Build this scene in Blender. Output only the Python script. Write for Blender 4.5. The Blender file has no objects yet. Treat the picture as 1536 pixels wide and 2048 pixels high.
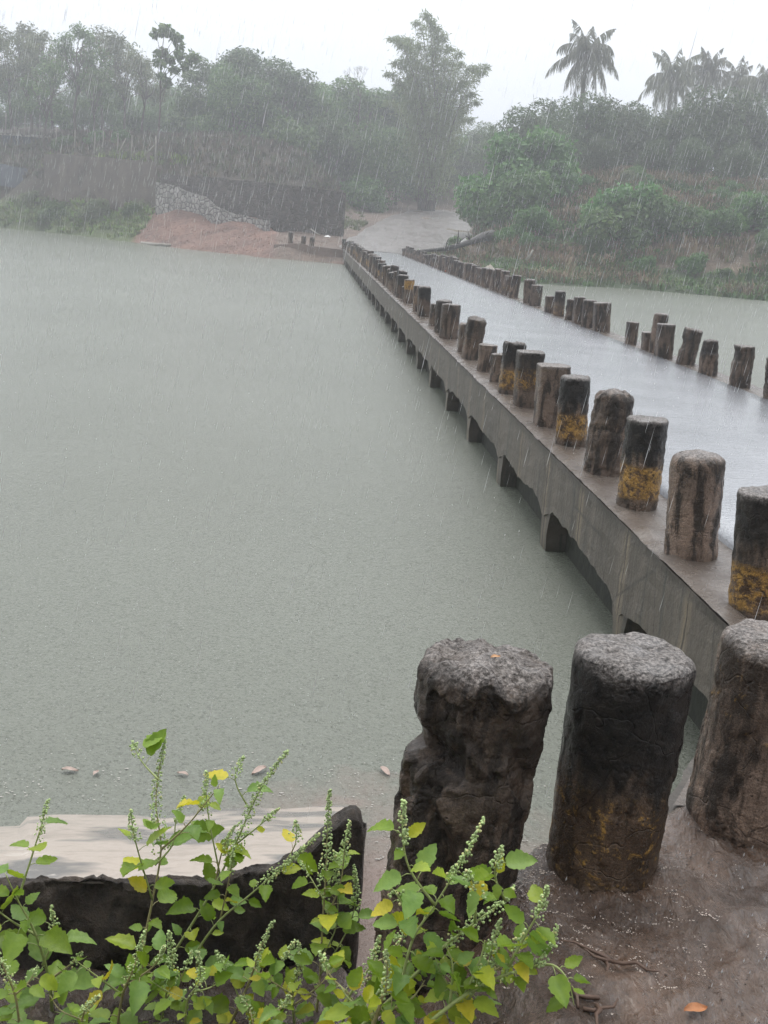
import bpy, math, random
import numpy as np
from mathutils import Vector, Matrix, noise as mnoise
R_ = math.radians
scene = bpy.context.scene
COL = scene.collection

# ------------------------------------------------------------------ camera
F, VP, ROLL, EYE = 2200.0, (625, 440), R_(4.0), 1.67
_n = np.array([math.sin(ROLL), math.cos(ROLL)])
PITCH = math.atan(_n @ np.array([VP[0]-768, 1024-VP[1]]) / F)
_Z = np.array([math.cos(PITCH)*_n[0], math.cos(PITCH)*_n[1], math.sin(PITCH)])
_Y = np.array([VP[0]-768, 1024-VP[1], -F]); _Y /= np.linalg.norm(_Y)
RM = np.array([np.cross(_Y, _Z), _Y, _Z])
EYEP = np.array([0, 0, EYE])
cam_d = bpy.data.cameras.new('camera'); cam = bpy.data.objects.new('camera', cam_d); COL.objects.link(cam)
cam_d.sensor_fit = 'VERTICAL'; cam_d.sensor_height = 36; cam_d.lens = F/2048*36
cam_d.clip_start = 0.05; cam_d.clip_end = 2000
m4 = Matrix(RM.tolist()).to_4x4(); m4.translation = Vector(EYEP); cam.matrix_world = m4
scene.camera = cam
def ray(x, y): return RM @ np.array([(x-768)/F, -(y-1024)/F, -1])
def at(x, y, z):                       # where the sight line meets the level z
    r = ray(x, y); return EYEP + r*(z-EYE)/r[2]
def aty(x, y, Y):                      # where the sight line meets the distance Y
    r = ray(x, y); return EYEP + r*Y/r[1]

# ------------------------------------------------------------------ sky and sun
w = bpy.data.worlds.new('World'); scene.world = w; w.use_nodes = True
nt = w.node_tree; nt.nodes.clear()
SUN_EL, SUN_ROT = R_(66), 0.0
out = nt.nodes.new('ShaderNodeOutputWorld'); bg = nt.nodes.new('ShaderNodeBackground')
sky = nt.nodes.new('ShaderNodeTexSky'); sky.sky_type = 'NISHITA'; sky.sun_disc = False
sky.sun_elevation = SUN_EL; sky.sun_rotation = SUN_ROT; sky.dust_density = 6; sky.air_density = 1.5
tc = nt.nodes.new('ShaderNodeTexCoord'); sp = nt.nodes.new('ShaderNodeSeparateXYZ')
rmp = nt.nodes.new('ShaderNodeValToRGB')          # the cloud deck: brighter overhead
rmp.color_ramp.elements[0].position = 0.0; rmp.color_ramp.elements[0].color = (0.54, 0.59, 0.675, 1)
rmp.color_ramp.elements[1].position = 0.9; rmp.color_ramp.elements[1].color = (2.1, 2.1, 2.1, 1)
sc_ = nt.nodes.new('ShaderNodeVectorMath'); sc_.operation = 'SCALE'; sc_.inputs['Scale'].default_value = 10.0
mx = nt.nodes.new('ShaderNodeMix'); mx.data_type = 'RGBA'; mx.inputs[0].default_value = 0.93
bg.inputs['Strength'].default_value = 0.1
nt.links.new(tc.outputs['Generated'], sp.inputs[0]); nt.links.new(sp.outputs['Z'], rmp.inputs[0])
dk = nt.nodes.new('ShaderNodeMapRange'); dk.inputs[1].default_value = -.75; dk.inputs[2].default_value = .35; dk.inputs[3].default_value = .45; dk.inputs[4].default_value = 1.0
mlt = nt.nodes.new('ShaderNodeVectorMath'); mlt.operation = 'SCALE'       # sky dimmed behind the viewer, added to darken the near posts' fronts
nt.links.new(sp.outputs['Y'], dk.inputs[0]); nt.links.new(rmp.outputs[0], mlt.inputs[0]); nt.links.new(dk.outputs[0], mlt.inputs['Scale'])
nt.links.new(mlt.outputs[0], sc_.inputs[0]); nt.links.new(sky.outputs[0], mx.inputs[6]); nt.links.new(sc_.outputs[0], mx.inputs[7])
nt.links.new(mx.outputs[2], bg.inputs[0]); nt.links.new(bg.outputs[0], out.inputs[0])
sun_d = bpy.data.lights.new('sun', 'SUN'); sun = bpy.data.objects.new('sun', sun_d); COL.objects.link(sun)
sun_d.energy = 0.7; sun_d.angle = R_(25); sun_d.color = (1, 0.97, 0.92)
sun.rotation_euler = (-(R_(90)-SUN_EL), 0, -SUN_ROT)
vs = scene.view_settings; vs.view_transform = 'Standard'; vs.look = 'None'; vs.exposure = 0.43; vs.gamma = 1
vs.use_curve_mapping = False
cy = scene.cycles
cy.max_bounces = 6; cy.diffuse_bounces = 3; cy.glossy_bounces = 3; cy.transmission_bounces = 3
cy.volume_bounces = 2; cy.transparent_max_bounces = 6; cy.use_denoising = True
cy.caustics_reflective = False; cy.caustics_refractive = False

# ------------------------------------------------------------------ helpers
def tag(o, label=None, cat=None, group=None, kind=None):
    if label: o['label'] = label
    if cat: o['category'] = cat
    if group: o['group'] = group
    if kind: o['kind'] = kind
    return o
def empty(name, loc=(0, 0, 0)):
    o = bpy.data.objects.new(name, None); o.empty_display_size = 0.2; o.location = loc; COL.objects.link(o); return o
def mesh_data(name, v, f, mat, smooth=False, cols=None):
    me = bpy.data.meshes.new(name)
    me.from_pydata([tuple(map(float, p)) for p in v], [], [tuple(map(int, q)) for q in f])
    if cols is not None:
        a = me.color_attributes.new('tint', 'FLOAT_COLOR', 'POINT')
        c = np.ones((len(v), 4), np.float32); c[:, :3] = np.asarray(cols)[:, :3]
        a.data.foreach_set('color', c.ravel())
    if mat: me.materials.append(mat)
    if smooth: me.polygons.foreach_set('use_smooth', [True]*len(me.polygons))
    me.update(); return me
def add(name, me, parent=None, loc=(0, 0, 0)):
    o = bpy.data.objects.new(name, me); o.location = loc; COL.objects.link(o)
    if parent: o.parent = parent
    return o
def obj(name, v, f, mat, parent=None, smooth=False, cols=None, loc=(0, 0, 0)):
    return add(name, mesh_data(name, v, f, mat, smooth, cols), parent, loc)
class Geo:
    """collects shapes of one part"""
    def __init__(s): s.v = []; s.f = []; s.c = []
    def put(s, v, f, c=None):
        b = len(s.v); s.v += [tuple(p) for p in v]; s.f += [tuple(i+b for i in q) for q in f]
        if c is not None: s.c += [c]*len(v)
        return s
    def tube(s, pts, rads, n=6, c=None, cap=True):
        pts = [Vector(p) for p in pts]; k = len(pts); vv = []
        for i, p in enumerate(pts):
            d = (pts[min(i+1, k-1)]-pts[max(i-1, 0)]).normalized()
            a = d.orthogonal().normalized() if i == 0 else (a - d*a.dot(d)).normalized()
            b = d.cross(a)
            for j in range(n):
                t = 2*math.pi*j/n; vv.append(p+(a*math.cos(t)+b*math.sin(t))*rads[i])
        ff = [(i*n+j, i*n+(j+1) % n, (i+1)*n+(j+1) % n, (i+1)*n+j) for i in range(k-1) for j in range(n)]
        if cap: ff += [tuple(range(n))[::-1], tuple(range((k-1)*n, k*n))]
        return s.put(vv, ff, c)
    def box(s, x0, x1, y0, y1, z0, z1, c=None):
        v = [(x, y, z) for z in (z0, z1) for y in (y0, y1) for x in (x0, x1)]
        return s.put(v, [(0, 2, 3, 1), (4, 5, 7, 6), (0, 1, 5, 4), (2, 6, 7, 3), (0, 4, 6, 2), (1, 3, 7, 5)], c)
    def build(s, name, mat, parent=None, smooth=False, loc=(0, 0, 0)):
        return obj(name, s.v, s.f, mat, parent, smooth, s.c if s.c else None, loc)
def fbm(p, sc, oct=4):
    return mnoise.fractal(Vector(p)*sc, 0.9, 2.1, oct)
def sstep(a, b, x):
    t = np.clip((x-a)/(b-a), 0, 1); return t*t*(3-2*t)

# ---- materials
class MatB:
    def __init__(s, name):
        s.m = bpy.data.materials.new(name); s.m.use_nodes = True; s.t = s.m.node_tree
        s.b = s.t.nodes['Principled BSDF']; s.out = s.t.nodes['Material Output']
        s.co = s.t.nodes.new('ShaderNodeTexCoord')
    def nd(s, typ, **k):
        n = s.t.nodes.new(typ)
        for a, v in k.items(): setattr(n, a, v)
        return n
    def lk(s, a, b): s.t.links.new(a, b)
    def coord(s, kind='Object', scale=(1, 1, 1)):
        mp = s.nd('ShaderNodeMapping'); mp.inputs['Scale'].default_value = scale
        s.lk(s.co.outputs[kind], mp.inputs[0]); return mp.outputs[0]
    def noise(s, scale, detail=6, rough=.6, vec=None, dist=0):
        n = s.nd('ShaderNodeTexNoise'); n.inputs['Scale'].default_value = scale; n.inputs['Detail'].default_value = detail
        n.inputs['Roughness'].default_value = rough; n.inputs['Distortion'].default_value = dist
        s.lk(vec if vec else s.co.outputs['Object'], n.inputs['Vector']); return n.outputs[0]
    def vor(s, scale, vec=None, feature='F1'):
        n = s.nd('ShaderNodeTexVoronoi', feature=feature); n.inputs['Scale'].default_value = scale
        s.lk(vec if vec else s.co.outputs['Object'], n.inputs['Vector']); return n.outputs['Distance']
    def ramp(s, x, stops):
        r = s.nd('ShaderNodeValToRGB'); e = r.color_ramp.elements
        while len(e) < len(stops): e.new(0.5)
        for i, (p, c) in enumerate(stops):
            e[i].position = p; e[i].color = (c, c, c, 1) if not hasattr(c, '__len__') else (*c, 1)
        s.lk(x, r.inputs[0]); return r.outputs[0]
    def mix(s, fac, a, b, mode='MIX'):
        n = s.nd('ShaderNodeMix', data_type='RGBA', blend_type=mode)
        for sock, v in ((n.inputs[0], fac), (n.inputs[6], a), (n.inputs[7], b)):
            if isinstance(v, (int, float)): sock.default_value = v
            elif isinstance(v, tuple): sock.default_value = (*v, 1)
            else: s.lk(v, sock)
        return n.outputs[2]
    def math(s, op, a, b=0.0, clamp=False):
        n = s.nd('ShaderNodeMath', operation=op, use_clamp=clamp)
        for i, v in enumerate((a, b)):
            if isinstance(v, (int, float)): n.inputs[i].default_value = v
            else: s.lk(v, n.inputs[i])
        return n.outputs[0]
    def bump(s, h, strength=.5, dist=.02, prev=None):
        n = s.nd('ShaderNodeBump'); n.inputs['Strength'].default_value = strength; n.inputs['Distance'].default_value = dist
        s.lk(h, n.inputs['Height'])
        if prev is not None: s.lk(prev, n.inputs['Normal'])
        return n.outputs[0]
    def set(s, **k):
        for a, v in k.items():
            sock = s.b.inputs[a.replace('_', ' ')]
            if isinstance(v, (int, float)): sock.default_value = v
            elif isinstance(v, tuple): sock.default_value = (*v, 1) if len(v) == 3 else v
            else: s.lk(v, sock)
        return s

def mat_water():
    m = MatB('river_water')
    big = m.noise(.12, 3)
    col = m.mix(m.ramp(big, [(.35, 0.), (.7, 1.)]), (.124, .137, .108), (.152, .166, .136))
    # every rain drop leaves a small pit and ring
    v1 = m.vor(38); v2 = m.vor(17); n1 = m.noise(52, 5, .65); n2 = m.noise(5, 3)
    pit = m.ramp(v1, [(.0, 0.), (.25, 1.), (.45, .7), (.6, .85)])
    h = m.math('ADD', m.math('MULTIPLY', pit, .35), m.math('MULTIPLY', n1, 1.0))
    h = m.math('ADD', h, m.math('MULTIPLY', m.ramp(v2, [(0, 0.), (.10, 1.), (.16, .2), (.22, .8), (.32, .5)]), .3))
    nb = m.bump(h, .8, .012); nb = m.bump(n2, .12, .03, nb)
    dots = m.ramp(m.noise(62, 3, .7), [(.39, 1.), (.47, 0.)])
    col = m.mix(m.math('MULTIPLY', dots, .55), col, (.035, .040, .026)); wd = m.ramp(m.noise(55, 3, .75), [(.62, 0.), (.70, .6)]); col = m.mix(wd, col, (.40, .42, .40))
    # brown runoff spreading from the bank
    ob = m.nd('ShaderNodeVectorMath', operation='DISTANCE'); m.lk(m.coord('Object', (1, .75, 1)), ob.inputs[0]); ob.inputs[1].default_value = (.45, 2.25, -.8)
    pl = m.ramp(m.math('ADD', m.math('MULTIPLY', ob.outputs['Value'], .5), m.math('MULTIPLY', m.math('SUBTRACT', m.noise(4, 5, .6, None, .8), .5), .5)), [(.30, 1.), (.62, 0.)])
    col = m.mix(pl, col, (.20, .145, .12))
    m.set(Base_Color=col, Roughness=.25, IOR=1.62, Normal=nb); return m.m
def m_w(m, P):                          # a coordinate warped by noise, for wandering cracks
    n = m.nd('ShaderNodeTexNoise'); n.inputs['Scale'].default_value = 9; m.lk(P, n.inputs['Vector'])
    a = m.nd('ShaderNodeVectorMath', operation='MULTIPLY_ADD'); m.lk(n.outputs['Color'], a.inputs[0]); a.inputs[1].default_value = (.16, .16, .16); m.lk(P, a.inputs[2]); return a.outputs[0]
def mat_post(kind='post'):
    m = MatB('weathered_concrete')
    oi = m.nd('ShaderNodeObjectInfo'); sc = m.nd('ShaderNodeSeparateColor'); m.lk(oi.outputs['Color'], sc.inputs[0])
    yel, blk, band = sc.outputs[0], sc.outputs[1], sc.outputs[2]; tone = oi.outputs['Alpha']
    off = m.nd('ShaderNodeVectorMath', operation='ADD'); m.lk(m.co.outputs['Object'], off.inputs[0])
    cmb = m.nd('ShaderNodeCombineXYZ'); m.lk(m.math('MULTIPLY', oi.outputs['Random'], 37.0), cmb.inputs[0]); m.lk(cmb.outputs[0], off.inputs[1])
    P = off.outputs[0]
    mp = m.nd('ShaderNodeMapping'); mp.inputs['Scale'].default_value = (1, 1, .22); m.lk(P, mp.inputs[0]); PS = mp.outputs[0]
    g = m.nd('ShaderNodeSeparateXYZ'); m.lk(m.co.outputs['Generated'], g.inputs[0]); z = g.outputs[2]
    nbig = m.noise(4.5, 5, .65, P); nfine = m.noise(55, 6, .7, P); nst = m.noise(13, 5, .65, PS, .4)
    nmid = m.noise(18, 5, .7, P, .6)
    base = m.mix(m.ramp(nbig, [(.32, 0.), (.68, 1.)]), (.050, .036, .027), (.165, .122, .092))
    base = m.mix(tone, base, (.29, .215, .17), 'MIX')
    base = m.mix(m.ramp(nst, [(.46, 0.), (.56, .9)]), base, (.022, .018, .015))
    # yellow paint worn to patches, in a band
    d = m.math('ABSOLUTE', m.math('SUBTRACT', z, band))
    inb = m.ramp(m.math('ADD', d, m.math('MULTIPLY', m.math('SUBTRACT', nmid, .5), .16)), [(.14, 1.), (.19, 0.)])
    worn = m.ramp(m.math('ADD', m.math('ADD', m.math('MULTIPLY', nmid, .65), m.math('MULTIPLY', nfine, .35)), m.math('MULTIPLY', m.math('SUBTRACT', yel, 1.), .22)), [(.42, 0.), (.50, 1.)])
    base = m.mix(m.math('MULTIPLY', m.math('MULTIPLY', inb, yel), .65), base, m.mix(nfine, (.030, .016, .008), (.14, .075, .032)))
    fy = m.math('MULTIPLY', m.math('MULTIPLY', inb, worn), m.ramp(yel, [(.02, 0.), (.15, 1.)]))
    base = m.mix(fy, base, m.mix(nfine, (.21, .115, .034), (.42, .26, .07)))
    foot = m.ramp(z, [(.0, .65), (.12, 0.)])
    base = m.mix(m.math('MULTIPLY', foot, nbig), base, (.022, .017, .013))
    base = m.mix(m.ramp(m.noise(120, 3, .8, P), [(.62, 0.), (.75, .55)]), base, (.30, .27, .24))
    ag = m.vor(75, P); pit = m.ramp(m.vor(31, m_w(m, P)), [(.05, 1.), (.15, 0.)]); rgh = m.ramp(nbig, [(.45, 0.), (.6, 1.)])
    agv = m.nd('ShaderNodeTexVoronoi'); agv.inputs['Scale'].default_value = 75; m.lk(P, agv.inputs['Vector']); agb = m.nd('ShaderNodeRGBToBW'); m.lk(agv.outputs['Color'], agb.inputs[0])
    base = m.mix(m.math('MULTIPLY', rgh, .55), base, m.mix(agb.outputs[0], (.45, .45, .45), (1.7, 1.65, 1.6)), 'MULTIPLY')
    base = m.mix(m.math('MULTIPLY', pit, .8), base, (.012, .010, .008))
    crk = m.ramp(m.vor(3.6, m_w(m, P), 'DISTANCE_TO_EDGE'), [(0., 1.), (.012, 0.)]); base = m.mix(m.math('MULTIPLY', m.math('MULTIPLY', crk, m.ramp(nbig, [(.52, 0.), (.64, .8)])), .85), base, (.010, .008, .007))
    # black paint / algae on the upper part
    top = m.ramp(m.math('ADD', z, m.math('MULTIPLY', m.math('SUBTRACT', nst, .5), .5)), [(.52, 0.), (.66, 1.)])
    fb = m.math('MULTIPLY', top, blk)
    base = m.mix(fb, base, m.mix(m.ramp(nmid, [(.4, 0.), (.7, 1.)]), (.007, .0065, .006), (.032, .027, .023)))
    # bare grainy aggregate on the weathered top
    crown = m.ramp(m.math('ADD', z, m.math('MULTIPLY', m.math('SUBTRACT', nmid, .5), .12)), [(.93, 0.), (.985, 1.)])
    base = m.mix(m.math('MULTIPLY', crown, .75), base, m.mix(m.ramp(m.noise(85, 4, .8, P), [(.4, 0.), (.6, 1.)]), (.05, .045, .042), (.33, .31, .30)))
    hh = m.math('ADD', m.math('MULTIPLY', nfine, .6), m.math('MULTIPLY', nmid, 1.0))
    grit = m.noise(190, 3, .8, P); base = m.mix(.8, base, m.mix(m.ramp(grit, [(.36, 0.), (.64, 1.)]), (.5, .5, .5), (1.65, 1.6, 1.55)), 'MULTIPLY')
    hh = m.math('ADD', hh, m.math('MULTIPLY', grit, .5))
    hv = m.math('SUBTRACT', m.math('ADD', hh, m.math('MULTIPLY', m.math('MULTIPLY', ag, rgh), -.9)), m.math('MULTIPLY', m.math('ADD', pit, crk), .6))
    nb = m.bump(hv, .75, .012)
    m.set(Base_Color=base, Roughness=m.ramp(nmid, [(.35, .18), (.65, .65)]), Normal=nb, IOR=1.45, Specular_IOR_Level=.22, Coat_Weight=m.ramp(nst, [(.40, .45), (.55, 0.)]), Coat_Roughness=.12, Coat_IOR=1.33); return m.m
def mat_beam():
    m = MatB('beam_concrete')
    PS = m.coord('Object', (1, 2.2, .28)); n1 = m.noise(2.2, 6, .65, PS, .3); n2 = m.noise(.7, 4); n3 = m.noise(30, 5, .7); n4 = m.noise(7, 5, .6, m.coord('Object', (1, 1.6, .12)), .2)
    c = m.mix(m.ramp(n1, [(.35, 0.), (.65, 1.)]), (.062, .052, .041), (.142, .122, .100))
    c = m.mix(m.ramp(n2, [(.4, 0.), (.7, .6)]), c, (.10, .085, .066))
    c = m.mix(m.ramp(n4, [(.55, 0.), (.64, .8)]), c, (.030, .034, .028))
    c = m.mix(m.ramp(n4, [(.26, .7), (.33, 0.)]), c, (.27, .21, .13))
    c = m.mix(m.ramp(n3, [(.35, .5), (.5, 0.)]), c, (.06, .052, .042))
    g = m.nd('ShaderNodeSeparateXYZ'); m.lk(m.co.outputs['Object'], g.inputs[0])
    lo = m.ramp(m.math('ADD', m.math('MULTIPLY', g.outputs[2], -1.), m.math('MULTIPLY', n1, .3)), [(.80, 0.), (1.05, .8)])
    c = m.mix(lo, c, (.030, .034, .022))
    ym = m.math('ABSOLUTE', m.math('SUBTRACT', m.math('FRACT', m.math('ADD', m.math('DIVIDE', m.math('ADD', g.outputs[1], m.math('MULTIPLY', m.math('SUBTRACT', n1, .5), .12)), 1.135), .0)), .507))
    c = m.mix(m.math('MULTIPLY', m.ramp(ym, [(.02, 1.), (.075, 0.)]), m.ramp(n4, [(.40, 0.), (.55, .75)])), c, (.25, .20, .135))
    c = m.mix(m.ramp(ym, [(.004, .9), (.011, 0.)]), c, (.018, .015, .012))
    top = m.ramp(m.math('ADD', m.math('MULTIPLY', g.outputs[2], -1.), m.math('MULTIPLY', m.math('SUBTRACT', n3, .5), .2)), [(.02, .8), (.09, 0.)]); c = m.mix(top, c, (.035, .029, .023))
    crk = m.ramp(m.vor(1.1, m.coord('Object', (1, 1, .55)), 'DISTANCE_TO_EDGE'), [(0., 1.), (.012, 0.)])
    c = m.mix(m.math('MULTIPLY', crk, .7), c, (.03, .027, .023))
    nb = m.bump(m.math('ADD', n3, m.math('MULTIPLY', n1, .8)), .6, .015)
    m.set(Base_Color=c, Roughness=.5, Normal=nb); return m.m
def mat_deck():
    m = MatB('wet_road_concrete')
    n1 = m.noise(.9, 5, .6, m.coord('Object', (1, .5, 1))); n2 = m.noise(14, 4, .6, m.coord('Object', (.45, 1.5, 1))); n3 = m.noise(60, 4, .7)
    c = m.mix(m.ramp(n1, [(.35, 0.), (.7, 1.)]), (.15, .162, .18), (.32, .335, .365))
    film = m.ramp(n1, [(.3, .30), (.65, .15)])
    nb = m.bump(n2, .4, .03); nb = m.bump(m.math('ADD', m.vor(26), n3), .3, .015, nb)
    m.set(Base_Color=c, Roughness=film, IOR=1.5, Normal=nb, Coat_Weight=.8, Coat_Roughness=.25, Coat_IOR=1.33); return m.m
def mat_farroad():
    m = MatB('wet_dirt_road')
    n1 = m.noise(.5, 6, .6, m.coord('Object', (1.6, .5, 1))); n2 = m.noise(6, 5, .7)
    c = m.mix(m.ramp(n1, [(.35, 0.), (.65, 1.)]), (.11, .10, .095), (.18, .165, .16))
    m.set(Base_Color=c, Roughness=m.ramp(n1, [(.4, .5), (.6, .28)]), Normal=m.bump(n2, .3, .02)); return m.m
def mat_ledge():
    m = MatB('wet_ledge_concrete')
    n1 = m.noise(3, 6, .65); n3 = m.noise(40, 5, .7)
    c = m.mix(m.ramp(n1, [(.38, 0.), (.66, 1.)]), (.075, .057, .046), (.17, .145, .125))
    c = m.mix(m.ramp(n3, [(.3, .6), (.5, 0.)]), c, (.035, .028, .023))
    m.set(Base_Color=c, Roughness=m.ramp(n1, [(.35, .45), (.62, .1)]), Normal=m.bump(m.math('ADD', n3, n1), .5, .015)); return m.m
def mat_mud():
    m = MatB('wet_mud')
    n1 = m.noise(2.2, 6, .62, None, .6); flow = m.coord('Object', (2.2, 1.0, 1)); n2 = m.noise(5.5, 7, .68, flow, 1.4); n3 = m.noise(70, 5, .75)
    tint = m.nd('ShaderNodeVertexColor', layer_name='tint').outputs[0]
    c = m.mix(m.ramp(n1, [(.38, 0.), (.62, 1.)]), (.40, .38, .36), (1.15, 1.1, 1.06))
    c = m.mix(1.0, tint, c, 'MULTIPLY')
    c = m.mix(m.ramp(n3, [(.33, .65), (.47, 0.)]), c, (.022, .018, .015))
    c = m.mix(m.ramp(n3, [(.60, 0.), (.72, .35)]), c, (.30, .26, .23))
    fl = m.noise(7, 5, .6, flow, 1.0); st = m.noise(16, 6, .7, m.coord('Object', (2.6, .8, 1)), .9)
    foam = m.math('MULTIPLY', m.ramp(st, [(.56, 0.), (.66, .6)]), m.ramp(n1, [(.45, 0.), (.6, 1.)])); c = m.mix(m.math('MULTIPLY', foam, m.ramp(n3, [(.38, .25), (.55, 1.)])), c, (.42, .36, .32))
    rough = m.ramp(n2, [(.45, .07), (.64, .45)])
    nb = m.bump(m.math('ADD', m.math('ADD', n2, fl), n1), .9, .045); nb = m.bump(n3, .45, .006, nb)
    cn = m.bump(m.math('ADD', fl, m.math('MULTIPLY', st, .5)), 1., .035)
    m.set(Base_Color=c, Coat_Weight=m.ramp(n1, [(.36, .2), (.5, 1.)]), Coat_Roughness=.07, Coat_IOR=1.5, Coat_Normal=cn, Roughness=rough, Normal=nb); return m.m
def mat_slab():
    m = MatB('pale_wet_slab')
    n1 = m.noise(2.6, 4, .5, m.coord('Object', (.6, 1.6, 1))); n2 = m.noise(30, 5, .7)
    n5 = m.noise(7, 6, .7, m.coord('Object', (.6, 1.4, 1)), .5)
    c = m.mix(m.ramp(n1, [(.44, 1.), (.51, 0.)]), (.43, .375, .33), (.17, .165, .16)); c = m.mix(m.ramp(n5, [(.50, 0.), (.68, .55)]), c, (.24, .20, .17)); c = m.mix(m.ramp(n5, [(.30, .6), (.38, 0.)]), c, (.60, .55, .50))
    c = m.mix(m.ramp(n2, [(.35, .25), (.55, 0.)]), c, (.3, .27, .24))
    m.set(Base_Color=c, Roughness=.18, Normal=m.bump(n2, .12, .01)); return m.m
def mat_darkrock(name='dark_wet_masonry', k=1.0):
    m = MatB(name); n1 = m.noise(11, 7, .75, None, .3); n2 = m.noise(45, 5, .75)
    c = m.mix(m.ramp(n1, [(.35, 0.), (.7, 1.)]), (.010*k, .0075*k, .006*k), (.095*k, .070*k, .052*k))
    m.set(Base_Color=c, Roughness=m.ramp(n2, [(.3, .35), (.7, .8)]), Normal=m.bump(m.math('ADD', n1, n2), .9, .03)); return m.m
def mat_ground():
    m = MatB('bank_soil'); tint = m.nd('ShaderNodeVertexColor', layer_name='tint').outputs[0]
    n1 = m.noise(.55, 7, .7); n2 = m.noise(4, 6, .7)
    k = m.mix(m.ramp(m.math('ADD', m.math('MULTIPLY', n1, .5), m.math('MULTIPLY', n2, .5)), [(.36, 0.), (.64, 1.)]), (.45, .45, .45), (1.5, 1.45, 1.4))
    m.set(Base_Color=m.mix(1.0, tint, k, 'MULTIPLY'), Roughness=.8, Normal=m.bump(m.math('ADD', n1, n2), 1., .35)); return m.m
def mat_wall(name, c0, c1, stones=None):
    m = MatB(name); n1 = m.noise(.9, 6, .7, m.coord('Object', (1, 1, .45))); n2 = m.noise(6, 5, .7)
    c = m.mix(m.ramp(n1, [(.35, 0.), (.65, 1.)]), c0, c1)
    h = n2
    if stones:
        e = m.vor(stones, None, 'DISTANCE_TO_EDGE'); j = m.ramp(e, [(.03, 1.), (.13, 0.)])
        v = m.nd('ShaderNodeTexVoronoi'); v.inputs['Scale'].default_value = stones; m.lk(m.co.outputs['Object'], v.inputs['Vector'])
        bw = m.nd('ShaderNodeRGBToBW'); m.lk(v.outputs['Color'], bw.inputs[0]); c = m.mix(.5, c, bw.outputs[0], 'SOFT_LIGHT'); c = m.mix(m.math('MULTIPLY', j, .85), c, (.035, .03, .026))
        h = m.ramp(e, [(0, 0.), (.18, 1.)])
    m.set(Base_Color=c, Roughness=.6, Normal=m.bump(h, .8, .08)); return m.m
def mat_leaf(name, c0, c1, c2=None, trans=.45, rough=.5):
    m = MatB(name); g = m.nd('ShaderNodeNewGeometry'); oi = m.nd('ShaderNodeObjectInfo')
    n1 = m.noise(.35, 3)
    r = m.math('ADD', m.math('MULTIPLY', g.outputs['Random Per Island'], .55), m.math('MULTIPLY', n1, .45))
    c = m.ramp(r, [(.2, c0), (.7, c1)] + ([(.9, c2)] if c2 else []))
    hsv = m.nd('ShaderNodeHueSaturation'); m.lk(c, hsv.inputs['Color'])
    m.lk(m.math('ADD', .82, m.math('MULTIPLY', oi.outputs['Random'], .4)), hsv.inputs['Value'])
    m.lk(m.math('ADD', .488, m.math('MULTIPLY', oi.outputs['Random'], .02)), hsv.inputs['Hue'])
    m.set(Base_Color=hsv.outputs[0], Roughness=rough)
    tr = m.nd('ShaderNodeBsdfTranslucent'); m.lk(hsv.outputs[0], tr.inputs[0]); ms = m.nd('ShaderNodeMixShader'); ms.inputs[0].default_value = trans
    m.lk(m.b.outputs[0], ms.inputs[1]); m.lk(tr.outputs[0], ms.inputs[2]); m.lk(ms.outputs[0], m.out.inputs[0]); return m.m
def mat_weed():
    m = MatB('weed_leaf'); tint = m.nd('ShaderNodeVertexColor', layer_name='tint').outputs[0]
    n1 = m.noise(25, 4, .6); n2 = m.noise(9, 3)
    c = m.mix(m.ramp(n1, [(.3, 0.), (.7, 1.)]), m.mix(1., tint, (.75, .8, .8), 'MULTIPLY'), m.mix(1., tint, (1.15, 1.1, 1.1), 'MULTIPLY'))
    m.set(Base_Color=c, Roughness=.3, Specular_IOR_Level=.28, Normal=m.bump(m.noise(110, 4), .5, .003))
    tr = m.nd('ShaderNodeBsdfTranslucent'); m.lk(m.mix(1., c, (1.3, 1.35, .7), 'MULTIPLY'), tr.inputs[0]); ms = m.nd('ShaderNodeMixShader'); ms.inputs[0].default_value = .38
    m.lk(m.b.outputs[0], ms.inputs[1]); m.lk(tr.outputs[0], ms.inputs[2]); m.lk(ms.outputs[0], m.out.inputs[0]); return m.m
def mat_tint(name, rough=.6, bump=30):
    m = MatB(name); tint = m.nd('ShaderNodeVertexColor', layer_name='tint').outputs[0]; n = m.noise(bump, 4, .7)
    m.set(Base_Color=m.mix(1., tint, m.mix(n, (.6, .6, .6), (1.35, 1.35, 1.35)), 'MULTIPLY'), Roughness=rough, Normal=m.bump(n, .4, .01)); return m.m
def mat_plain(name, col, rough=.6, sc=8, var=.35):
    m = MatB(name); n = m.noise(sc, 5, .65); lo = tuple(x*(1-var) for x in col); hi = tuple(min(1, x*(1+var)) for x in col)
    m.set(Base_Color=m.mix(m.ramp(n, [(.3, 0.), (.7, 1.)]), lo, hi), Roughness=rough, Normal=m.bump(n, .5, .02)); return m.m
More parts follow.
